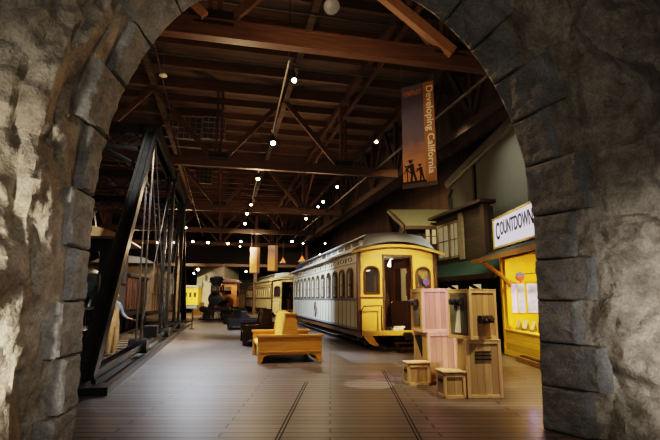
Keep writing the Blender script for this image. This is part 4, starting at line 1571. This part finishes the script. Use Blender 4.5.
worker(WB * .30, .74, -.05)
worker(WB * .56, .56, -.05)
m_ = MB()
m_.bar((.02, -.010, .30), (.22, -.010, .52), .03, .004, (0, 1, 0))
m_.bar((.22, -.010, .30), (.04, -.010, .56), .03, .004, (0, 1, 0))
m_.bar((.13, -.010, .06), (.13, -.010, .4), .03, .004, (0, 1, 0))
m_.build('tool_silhouette', 'slot', bn)
for x in (.02, WB - .02):
    MB().tube([(x, 0, HB), (x, 0, 7.4 - zb0 + 3.2)], .01, 6).build('hanging_wire', 'wire', bn)
bf = gradient_mat('far_banner_sunset', [(0, (0.85, 0.42, 0.10)), (.4, (0.7, 0.36, 0.13)), (.7, (0.3, 0.18, 0.2)), (1, (0.6, 0.36, 0.16))], 0, 2.2)
for (x0, x1, y0, y1, lab) in ((249.5, 259.5, 247, 272.5, 'left far sunset banner hanging above the cream coach'), (267.5, 277.5, 245, 270.5, 'right far sunset banner hanging above the cream coach')):
    q0, q1 = at_y(x0, y1, 36), at_y(x1, y1, 36)
    h_ = at_y(x0, y0, 36).z - q0.z
    t = thing('vertical_banner', lab, 'banner', q0, 0, 'far hanging banners')
    wd_ = q1.x - q0.x
    MB().box(0, wd_ * .7, -.006, .006, 0, h_).build('picture_field', bf, t)
    MB().box(wd_ * .7, wd_, -.007, .007, 0, h_).build('title_strip', 'bannerside', t)
    MB().tube([(-.03, 0, h_), (wd_ + .03, 0, h_)], .03, 6).build('top_rod', 'black', t)
    MB().box(-.02, wd_ + .02, -.03, .03, -.08, 0).build('bottom_bar', 'depottrim', t)
    for x in (.1, wd_ - .1):
        MB().tube([(x, 0, h_), (x, 0, 7.3 - q0.z)], .012, 6).build('hanging_wire', 'wire', t)

# ------------------------------------------------------------------ truss bridge on the left
BN, BF = -2.2, -6.6
bg = thing('truss_bridge', 'black steel truss bridge standing along the left side with pin joints and rods', 'bridge', (0, 0, 0), TA)
PZ0, PZ1 = .22, 6.5
ND = [8.85, 13.9, 19.3, 24.5, 29.6]
for b, side in ((BN, 1), (BF, -1)):
    for (a0, z0, a1, z1) in ((ND[0], PZ0, ND[1], PZ1), (ND[4], PZ0, ND[3], PZ1)):
        m_ = MB()
        for off in (-.115, .115):
            m_.bar((b + off, a0, z0), (b + off, a1, z1), .06, .27, (0, 0, 1))
        m_.bar((b, a0, z0 + .0), (b, a1, z1), .19, .05, (0, 0, 1))
        p0, p1 = Vector((b, a0, z0)), Vector((b, a1, z1))
        nn = (p1 - p0).cross(Vector((1, 0, 0))).normalized() * (-.13)
        for off in (-.14, .14):
            m_.bar(p0 + nn + Vector((off, 0, 0)), p1 + nn + Vector((off, 0, 0)), .02, .05)
        m_.build('end_post', 'blacksteel', bg, bev=.008)
    m_ = MB()
    for off in (-.13, .13):
        m_.box(b + off - .04, b + off + .04, ND[1], ND[3], PZ1 - .17, PZ1 + .17)
    m_.box(b - .2, b + .2, ND[1], ND[3], PZ1 + .15, PZ1 + .19)
    m_.build('top_chord', 'blacksteel', bg)
    m_ = MB()
    for off in (-.12, .12):
        m_.box(b + off - .02, b + off + .02, ND[0], ND[4], .22, .36)
    m_.build('bottom_chord', 'blacksteel', bg)
    for a in (ND[2], ND[3]):
        m_ = MB()
        for off in (-.11, .11):
            m_.box(b + off - .05, b + off + .05, a - .14, a + .14, .25, PZ1)
        for i in range(11):
            z = .5 + i * .54
            m_.bar((b - .12, a - .13, z), (b + .12, a - .13, z + .27), .015, .04, (0, 1, 0))
            m_.bar((b + .12, a - .13, z + .27), (b - .12, a - .13, z + .54), .015, .04, (0, 1, 0))
        m_.build('vertical_post', 'blacksteel', bg)
    for off in ((-.07, .07) if side > 0 else (0,)):
        MB().tube([(b + off, ND[1], PZ1 - .1), (b + off, ND[1], .35)], .028, 6).build('hanger_rod', 'rod', bg)
        MB().tube([(b + off, ND[1], PZ1), (b + off, ND[2], .35)], .025, 6).build('diagonal_rod', 'rod', bg)
        MB().tube([(b + off, ND[3], PZ1), (b + off, ND[2], .35)], .02, 6).build('diagonal_rod', 'rod', bg)
    MB().tube([(b, ND[1], .35), (b, ND[2], PZ1)], .018, 6).build('counter_rod', 'rod', bg)
    MB().tube([(b, ND[2], PZ1), (b, ND[3], .35)], .018, 6).build('counter_rod', 'rod', bg)
    for (a, z) in ((ND[1], PZ1), (ND[2], PZ1), (ND[3], PZ1), (ND[2], .3), (ND[1], .3), (ND[3], .3)):
        MB().lathe([(.2, -.24), (.2, .24)], TR(b, a, z) @ RY90, 16).build('pin_joint', 'blacksteel', bg)
    # turnbuckle box at hanger foot
    MB().box(b - .2, b + .2, ND[2] - 3.3, ND[2] - 2.9, .35, .72).build('floor_beam_box', 'blacksteel', bg, bev=.02)
# floor tray edge (the long low kerb on the aisle side) and its near end
MB().box(BN + .28, BN + .40, ND[0] - .1, ND[4] + .6, 0, .13).build('kerb_channel', 'blacksteel', bg)
MB().box(BN - .35, BN + .40, ND[0] - .2, ND[0] - .1, 0, .13).build('kerb_channel', 'blacksteel', bg)
MB().box(BN - .3, BN + .26, ND[0] - .1, ND[0] + .5, .016, .1).build('bearing_plate', 'blacksteel', bg)
for a in (ND[1], ND[2], ND[3]):
    m_ = MB()
    m_.box(BF, BN, a - .12, a + .12, PZ1 - .16, PZ1 + .16)
    m_.box(BF, BN, a - .08, a + .08, PZ1 - .62, PZ1 - .52)
    n_ = 7
    for i in range(n_):
        x0 = BF + (BN - BF) * i / n_
        x1 = BF + (BN - BF) * (i + 1) / n_
        m_.bar((x0, a, PZ1 - .57), (x1, a, PZ1), .07, .05, (0, 1, 0))
        m_.bar((x0, a, PZ1), (x1, a, PZ1 - .57), .05, .04, (0, 1, 0))
    m_.build('portal_strut', 'blacksteel', bg)
    MB().tube([(BN, a, PZ1 - 1.7), (BN - .5, a, PZ1 - 1.0), (BN - 1.3, a, PZ1 - .6)], .06, 6).build('knee_brace', 'blacksteel', bg)
for i in range(26):
    a = ND[0] + .5 + i * .8
    MB().box(BF + .35, BN - .25, a - .12, a + .12, .02, .17).build('timber_tie', 'tie', bg)
for x in (-5.0, -3.75):
    MB().box(x - .035, x + .035, 6.6, ND[4] + 4.5, .17, .26).build('rail', 'rail', bg)
# bracing rods between the end posts at left
MB().tube([(BN, ND[1], PZ1), (BF, ND[2], PZ1)], .025, 6).build('lateral_rod', 'rod', bg)
MB().tube([(BF, ND[1], PZ1), (BN, ND[2], PZ1)], .025, 6).build('lateral_rod', 'rod', bg)
# ballast bed
bb = MB().box(BF - .4, BN + .27, ND[0] - .1, 35, 0, .015).build('ballast_bed', 'ballast')
bb.rotation_euler = (0, 0, TA)
bb['kind'] = 'stuff'
tag(bb, 'dark gravel bed under the bridge and its train', 'gravel')

# ------------------------------------------------------------------ locomotive on the bridge
LB = -4.38
ZR = .26


def bridge_loco():
    t = thing('steam_locomotive', 'black steam locomotive with blue boiler standing on the bridge at left', 'locomotive', U(7.8, LB, ZR), TA)
    FW = Matrix.Rotation(-PI / 2, 4, 'X')
    MB().lathe([(.55, 0), (.68, .02), (.68, 1.0), (.64, 1.02)], TR(0, .6, 1.75) @ FW, 26).build('smokebox', 'black', t, smooth=True)
    MB().lathe([(.64, 0), (.64, 4.2), (.76, 4.9), (.76, 6.0)], TR(0, 1.6, 1.75) @ FW, 26).build('boiler', 'bluejacket', t, smooth=True)
    for y in (2.0, 3.2, 4.4, 5.6):
        MB().lathe([(.66, 0), (.66, .06)], TR(0, y, 1.75) @ FW, 26).build('boiler_band', 'brass', t)
    MB().lathe([(.2, 0), (.18, .6), (.30, 1.1), (.32, 1.2), (.2, 1.22)], TR(0, 1.0, 2.35), 20).build('smokestack', 'black', t, smooth=True)
    MB().lathe([(.3, 0), (.34, .1), (.28, .5), (.34, .56), (.2, .7), (.01, .74)], TR(0, 5.0, 2.35), 20).build('steam_dome', 'black', t, smooth=True)
    MB().lathe([(.12, -.28), (.13, .28)], TR(.35, 5.9, 2.62) @ RY90, 14).build('air_cylinder', 'tan', t, smooth=True)
    # cab
    c = MB()
    c.box(-1.2, 1.2, 7.0, 7.06, .95, 1.5).box(-1.2, -.8, 7.0, 7.06, 1.5, 3.2).box(.8, 1.2, 7.0, 7.06, 1.5, 3.2).box(-.8, .8, 7.0, 7.06, 2.7, 3.2)
    for x in (-1.2, 1.14):
        c.box(x, x + .06, 7.06, 9.1, .95, 1.75).box(x, x + .06, 7.06, 7.3, 1.75, 3.1).box(x, x + .06, 8.0, 8.2, 1.75, 3.1).box(x, x + .06, 8.95, 9.1, 1.75, 3.1).box(x, x + .06, 7.06, 9.1, 2.75, 3.1)
    c.build('cab', 'black', t)
    MB().prism([(-1.5, 3.08), (1.5, 3.08), (1.45, 3.16), (.8, 3.36), (0, 3.44), (-.8, 3.36), (-1.45, 3.16)], 6.3, 9.8).build('cab_roof', 'tan', t)
    for x in (-1.24, 1.2):
        MB().box(x, x + .04, 7.32, 7.98, 1.8, 2.72).box(x, x + .04, 8.22, 8.93, 1.8, 2.72).build('cab_window', 'winglass', t)
    MB().box(-.5, .5, .2, 9.4, .72, 1.0).build('frame', 'black', t)
    MB().box(.75, 1.15, 1.6, 7.0, 1.05, 1.1).box(-1.15, -.75, 1.6, 7.0, 1.05, 1.1).build('running_board', 'black', t)
    for x in (-.68, .68):
        for y in (4.1, 5.7, 7.3):
            m_ = MB().ring(.68, .06, TR(x, y, .74) @ Matrix.Rotation(PI / 2, 4, 'Z'), 30, 6)
            m_.lathe([(.13, -.08), (.13, .08)], TR(x, y, .74) @ RY90, 12)
            for k in range(14):
                an = k * PI / 7
                m_.bar((x, y, .74), (x, y + .66 * math.cos(an), .74 + .66 * math.sin(an)), .045)
            m_.build('driving_wheel', 'black', t)
        for y in (1.0, 2.2):
            m_ = MB().ring(.36, .05, TR(x, y, .41) @ Matrix.Rotation(PI / 2, 4, 'Z'), 24, 6)
            for k in range(9):
                an = k * PI / 4.5
                m_.bar((x, y, .41), (x, y + .35 * math.cos(an), .41 + .35 * math.sin(an)), .035)
            m_.build('pilot_wheel', 'black', t)
        s = 1 if x > 0 else -1
        MB().bar((x + s * .16, 4.1, .55), (x + s * .16, 7.3, .55), .05, .12).build('side_rod', 'chrome', t)
        MB().bar((x + s * .24, 2.4, .74), (x + s * .24, 5.7, .55), .05, .1).build('main_rod', 'chrome', t)
        MB().lathe([(.28, 0), (.28, 1.0)], TR(x + s * .22, 1.2, .75) @ FW, 16).build('steam_cylinder', 'black', t, smooth=True)
    m_ = MB()
    for i in range(9):
        x = -.9 + i * .225
        m_.bar((x * .4, .3, .9), (x, -.5, .1), .05, .05)
    m_.build('cowcatcher', 'black', t)
    # pipes and rods on the visible flank
    m_ = MB()
    for (p0, p1) in (((.85, 2, 2.0), (.85, 7, 2.0)), ((.95, 6.6, 1.1), (.95, 6.6, 2.0)), ((1.0, 5.0, 1.1), (.8, 5.0, 1.9)), ((1.0, 8.3, .3), (1.0, 8.3, .95))):
        m_.tube([p0, p1], .03, 6)
    m_.build('pipework', 'rod', t)
    # tender
    q = thing('tender', 'rust brown tender coupled behind the bridge locomotive', 'tender', U(17.6, LB, ZR), TA)
    MB().box(-1.15, 1.15, 0, 4.2, .9, 2.1).build('tank', 'tenderred', q, bev=.03)
    MB().box(-1.2, 1.2, -.05, 4.25, 2.1, 2.2).build('tank_rim', 'black', q)
    m_ = MB()
    for i in range(8):
        m_.box(1.14, 1.17, .2 + i * .5, .24 + i * .5, .95, 2.05)
    m_.build('rivet_strips', 'black', q)
    MB().box(-1.1, 1.1, -.1, 4.3, .7, .9).build('frame', 'black', q)
    for y in (.7, 1.5, 2.8, 3.6):
        wheelset(q, y, .62, .36)
    # coach behind
    k = thing('passenger_coach', 'tan panelled coach behind the tender beyond the bridge posts', 'train car', U(22.6, LB, ZR), TA)
    h = 1.25
    MB().box(-h, h, 0, 11, .75, 2.95).build('body', 'tan', k)
    for i in range(9):
        MB().box(h, h + .02, .5 + i * 1.2, 1.2 + i * 1.2, 1.6, 2.5).build('window', 'winglass', k)
    MB().prism([(-h - .12, 2.9), (h + .12, 2.9), (h * .7, 3.15), (0, 3.25), (-h * .7, 3.15)], -.4, 11.4).build('roof', 'carroof', k)
    MB().box(-h + .1, h - .1, -.2, 11.2, .55, .75).build('underframe', 'black', k)
    for y in (1, 2.2, 8.8, 10):
        wheelset(k, y, .62, .36)
    m_ = MB()
    for i in range(14):
        m_.box(h, h + .025, .2 + i * .8, .26 + i * .8, .8, 1.5)
    m_.box(h, h + .03, 0, 11, 1.5, 1.58)
    m_.build('battens', 'caredge', k)


bridge_loco()

# ------------------------------------------------------------------ workman beside the locomotive


def workman():
    t = thing('person', 'figure of a workman in tan overalls and blue shirt standing beside the bridge locomotive', 'person', U(13.8, -2.85, .022), TA + math.radians(60))
    V, E, R = [], [], []

    def add(p, r, par=None):
        V.append(p); R.append(r)
        if par is not None:
            E.append((par, len(V) - 1))
        return len(V) - 1
    pel = add((0, 0, .93), (.145, .115))
    wa = add((0, 0, 1.08), (.135, .105), pel)
    ch = add((0, .01, 1.27), (.165, .12), wa)
    sh = add((0, .01, 1.42), (.12, .095), ch)
    nk = add((0, .015, 1.50), (.055, .055), sh)
    j = add((0, -.005, 1.565), (.068, .075), nk)
    hd = add((0, -.01, 1.65), (.078, .095), j)
    add((0, 0, 1.735), (.055, .065), hd)
    for s in (-1, 1):
        hp = add((s * .095, 0, .86), (.098, .1), pel)
        kn = add((s * .11, -.02, .48), (.075, .078), hp)
        an = add((s * .115, .02, .11), (.058, .06), kn)
        he = add((s * .12, .02, .05), (.05, .05), an)
        add((s * .14, -.17, .035), (.045, .035), he)
        so = add((s * .19, .01, 1.40), (.07, .07), sh)
        if s > 0:
            el = add((.26, -.06, 1.14), (.05, .05), so)
            wr = add((.20, -.28, 1.02), (.032, .03), el)
            pm = add((.185, -.36, 1.02), (.038, .022), wr)
            hd_ = Vector((-.02, -1, 0))
        else:
            el = add((-.25, .03, 1.13), (.05, .05), so)
            wr = add((-.26, -.03, .88), (.032, .03), el)
            pm = add((-.26, -.045, .80), (.024, .038), wr)
            hd_ = Vector((0, -.15, -1))
        hd_.normalize()
        sd = Vector((1, 0, 0)) if s > 0 else Vector((0, 1, 0))
        pal = Vector(V[pm])
        for q, (o, L) in enumerate(((-.028, .07), (-.009, .082), (.010, .078), (.028, .06))):
            f0 = pal + sd * o + hd_ * .03
            a_ = add(tuple(f0), (.009, .009), pm)
            b_ = add(tuple(f0 + hd_ * L * .55), (.0085, .0085), a_)
            curl = Vector((0, 0, -1)) if s > 0 else Vector((1, 0, -.3))
            add(tuple(f0 + hd_ * L * .85 + curl * L * .3), (.007, .007), b_)
        th = add(tuple(pal - sd * .04 - hd_ * .01), (.011, .011), pm)
        add(tuple(pal - sd * .065 + hd_ * .03), (.009, .009), th)
    me = bpy.data.meshes.new('body')
    me.from_pydata(V, E, [])
    o = bpy.data.objects.new('body', me)
    COL.objects.link(o)
    sk = o.modifiers.new('skin', 'SKIN')
    sk.use_smooth_shade = True
    for i, r in enumerate(R):
        me.skin_vertices[0].data[i].radius = r
    me.skin_vertices[0].data[0].use_root = True
    sb = o.modifiers.new('sub', 'SUBSURF')
    sb.levels = sb.render_levels = 2
    dg = bpy.context.evaluated_depsgraph_get()
    m2 = bpy.data.meshes.new_from_object(o.evaluated_get(dg))
    bpy.data.objects.remove(o)
    m2.materials.clear()
    for n in ('overall', 'shirt', 'skin', 'boot'):
        m2.materials.append(M[n])
    for p in m2.polygons:
        c = p.center
        p.use_smooth = True
        hand = (c.x > .12 and c.y < -.27) or (c.x < -.2 and c.z < .88)
        if c.z > 1.475 or hand: k = 2
        elif c.z < .10: k = 3
        elif c.z < 1.12 and abs(c.x) < .215 and c.y > -.2: k = 0
        elif c.z < 1.34 and abs(c.x) < .11 and c.y < 0: k = 0
        else: k = 1
        p.material_index = k
    b = bpy.data.objects.new('body', m2)
    COL.objects.link(b)
    b.parent = t
    f = MB()
    f.add([(-.012, -.095, 1.65), (.012, -.095, 1.65), (.017, -.118, 1.618), (-.017, -.118, 1.618), (0, -.095, 1.605)], [(0, 1, 2, 3), (3, 2, 4)])
    f.build('nose', 'skin', t)
    for s in (-1, 1):
        MB().lathe([(.011, 0), (.008, .006)], TR(s * .031, -.092, 1.655) @ RX90, 10).build('eye', 'slot', t)
        MB().lathe([(.025, -.008), (.028, 0), (.015, .01)], TR(s * .082, 0, 1.64) @ RY90, 10).build('ear', 'skin', t)
    MB().box(-.024, .024, -.094, -.084, 1.583, 1.590).build('mouth', 'red', t)
    MB().lathe([(.092, 1.685), (.10, 1.70), (.10, 1.72), (.085, 1.76), (.05, 1.78), (.005, 1.785)], TR(0, 0, 0), 20).build('cap', 'hair', t, smooth=True)
    MB().prism([(-.07, -.06), (.07, -.06), (.06, -.14), (-.06, -.14)], 0, .01, TR(0, 0, 1.69) @ Matrix.Rotation(-PI / 2, 4, 'X') @ Matrix.Diagonal((1, -1, -1, 1))).build('cap_brim', 'hair', t)
    for s in (-1, 1):
        MB().tube([(s * .07, -.125, 1.30), (s * .09, -.07, 1.43), (s * .08, .10, 1.40), (s * .05, .12, 1.12)], .014, 6).build('overall_strap', 'overall', t)


workman()

# ------------------------------------------------------------------ lights


def area(name, loc, target, size, power, col, spread=180):
    l = bpy.data.lights.new(name, 'AREA')
    l.energy = power
    l.color = col
    l.size = size
    l.spread = math.radians(spread)
    o = bpy.data.objects.new(name, l)
    COL.objects.link(o)
    o.location = loc
    o.rotation_euler = (Vector(target) - Vector(loc)).to_track_quat('-Z', 'Y').to_euler()
    return o


def spot(name, loc, target, power, col, ang=50, blend=.6, r=.08):
    l = bpy.data.lights.new(name, 'SPOT')
    l.energy = power
    l.color = col
    l.spot_size = math.radians(ang)
    l.spot_blend = blend
    l.shadow_soft_size = r
    o = bpy.data.objects.new(name, l)
    COL.objects.link(o)
    o.location = loc
    o.rotation_euler = (Vector(target) - Vector(loc)).to_track_quat('-Z', 'Y').to_euler()
    return o


def point(name, loc, power, col, r=.15):
    l = bpy.data.lights.new(name, 'POINT')
    l.energy = power
    l.color = col
    l.shadow_soft_size = r
    o = bpy.data.objects.new(name, l)
    COL.objects.link(o)
    o.location = loc
    return o


WARM = (1.0, .70, .42)
COOL = (.72, .83, 1.0)
NEU = (1.0, .93, .84)
# roof wash: unseen points added in place of bounced light
for i, (a, b, e) in enumerate(((7.6, 2.0, 120), (12.0, .2, 100), (15.5, -7.5, 115), (22, 1.5, 170), (26, 5.3, 115), (34, -3, 240), (44, 3, 280), (46, -8, 240))):
    point('roof_wash', U(a, b, 6.3 if a > 8 else 5.4), e, WARM, .3)
spot('coach_side_spot', U(17.5, -1.2, 7.1), U(22.5, 4.3, 1.0), 6200, (.60, .76, 1.0), 62, .8, .15)
spot('coach_side_far_spot', U(27, -1.0, 7.1), U(31, 4.0, 2.0), 900, (.85, .9, 1.0), 60, .8, .15)
spot('coach_end_spot', U(6.6, 5.0, 5.2), U(14.6, 5.75, 1.9), 3000, (1.0, .82, .50), 26, .8)
spot('bench_spot', U(9.9, -.4, 7.2), U(12.6, 1.4, .6), 1150, (1.0, .9, .75), 40, .8)
spot('bench_cool_spot', U(14.5, -3.4, 5.6), U(13, 1.55, .95), 5000, (.66, .8, 1.0), 22, .7)
spot('booth_awning_spot', U(9.5, 5.2, 7.0), (4.8, 13, 2.9), 260, (.9, 1.0, .95), 40, .8)
spot('floor_cool_spot', U(20.3, -1.0, 7.3), U(14.8, -.4, 0), 6000, (.80, .88, 1.0), 60, .9)
spot('floor_far_spot', U(31, 0, 7.3), U(28, -1, 0), 3800, (1.0, .86, .66), 70, .9)
spot('floor_near_spot', U(11, 3.0, 7.2), U(8.8, 2.6, 0), 420, (1.0, .85, .68), 60, .9)
spot('floor_patch_spot', U(9.9, 3.6, 7.1), at_z(369, 384, 0), 1300, (1.0, .93, .84), 8, .25, .02)
spot('aisle_end_spot', U(42, 0, 7.3), U(44, -2, 0), 2400, (1.0, .8, .55), 90, .9)
spot('second_coach_spot', U(34, 0, 7.3), U(46, 4.0, 1.8), 5000, (1.0, .86, .6), 60, .8)
spot('far_banner_spot', U(29, 2.2, 6.6), (-5.2, 36, 4.6), 900, (1.0, .86, .7), 40, .8)
spot('far_loco_spot', U(28, -2, 7.3), U(37, 0, 2), 1500, (.95, .92, .9), 40, .8)
spot('far_yellow_spot', U(42, -5, 7.3), U(52, -3.6, 1.8), 5500, (1.0, .88, .55), 40, .8)
spot('crate_pink_spot', (3.5, 6.7, 4.6), (2.15, 9.4, .9), 900, (.80, .50, 1.0), 24, .7)
spot('crate_side_spot', (-.8, 7.2, 4.2), (2.2, 8.9, .9), 420, (1.0, .82, .5), 28, .7)
spot('crate_warm_spot', (3.2, 6.4, 5.2), (2.6, 8.0, .9), 650, (1.0, .82, .55), 32, .7)
area('booth_strip', (5.6, 11.6, 3.0), (5.9, 11.6, 0), .5, 95, (1.0, .74, .30)).data.size_y = 3.2
spot('counter_spot', (2.0, 9.0, 5.0), (5.1, 12.5, .3), 520, (1.0, .86, .5), 30, .8)
spot('booth_sign_spot', U(9.9, 4.0, 6.8), (5, 12.2, 3.5), 240, (.9, .85, 1.0), 25, .8)
spot('depot_spot', U(15, 5.2, 7.2), U(20.5, 8.4, 5.4), 2000, (1.0, .84, .5), 50, .8)
spot('lower_roof_spot', U(12, 6.9, 6.2), U(16, 8.5, 2.6), 420, (.95, 1.0, .9), 60, .9)
spot('wall_spot', U(14, 6.6, 7.3), (6.6, 16, 5.5), 230, (.95, .95, .8), 80, .9)
spot('bridge_spot', U(16, .5, 7.2), U(18, -3.2, 1.0), 2600, (1.0, .88, .72), 60, .8)
spot('loco_spot', U(10.5, -1.0, 6.9), U(17, -4.2, 1.5), 1000, (1.0, .9, .78), 60, .8)
spot('tender_spot', U(19, -.6, 7.0), U(22, -3.6, 1.5), 700, (1.0, .82, .62), 60, .8)
spot('workman_spot', U(10.6, .5, 6.8), U(14, -3, 1.0), 600, (1.0, .86, .66), 30, .7)
spot('banner_spot', U(8.6, .8, 7.0), (2.4, 12.1, 5.9), 170, (1.0, .82, .66), 30, .8)
# front-of-house light on the rock portal
spot('rock_left_spot', (-2.95, 1.6, .9), (-2.8, 3.9, 1.8), 330, (1.0, .90, .74), 80, 1.0, .25)
spot('rock_right_spot', (3.5, 1.7, .7), (4.35, 4.9, 1.25), 330, (1.0, .97, .94), 58, 1.0, .08)
area('lobby_fill', (0.8, -1.5, 3.0), (.3, 5, 2.0), 2.5, 46, (1.0, .95, .88))
point('coach_interior', U(16.2, CARB, 2.5), 30, (1.0, .78, .5), .1)
point('coach_interior', U(21, CARB, 2.5), 30, (1.0, .78, .5), .1)
spot('quoin_left_spot', (1.6, 1.2, 2.2), (-1.6, 4.8, 1.6), 160, (1.0, .95, .9), 40, 1.0)
point('uplight_violet', (3.2, 7.6, .35), .9, (.55, .4, 1.0), .05)

wd = bpy.data.worlds.new('world')
SC.world = wd
wd.use_nodes = True
wd.node_tree.nodes['Background'].inputs[0].default_value = (.5, .42, .36, 1)
wd.node_tree.nodes['Background'].inputs[1].default_value = 0.012

# ------------------------------------------------------------------ camera
cam = bpy.data.cameras.new('camera')
cam.sensor_width = 36
cam.lens = F / 660 * 36
cam.clip_end = 200
co = bpy.data.objects.new('camera', cam)
COL.objects.link(co)
co.location = (0, 0, EYE)
co.rotation_euler = (PI / 2 + PH, 0, 0)
SC.camera = co
SC.view_settings.view_transform = 'Filmic'
SC.view_settings.look = 'High Contrast'
SC.view_settings.exposure = 0.6
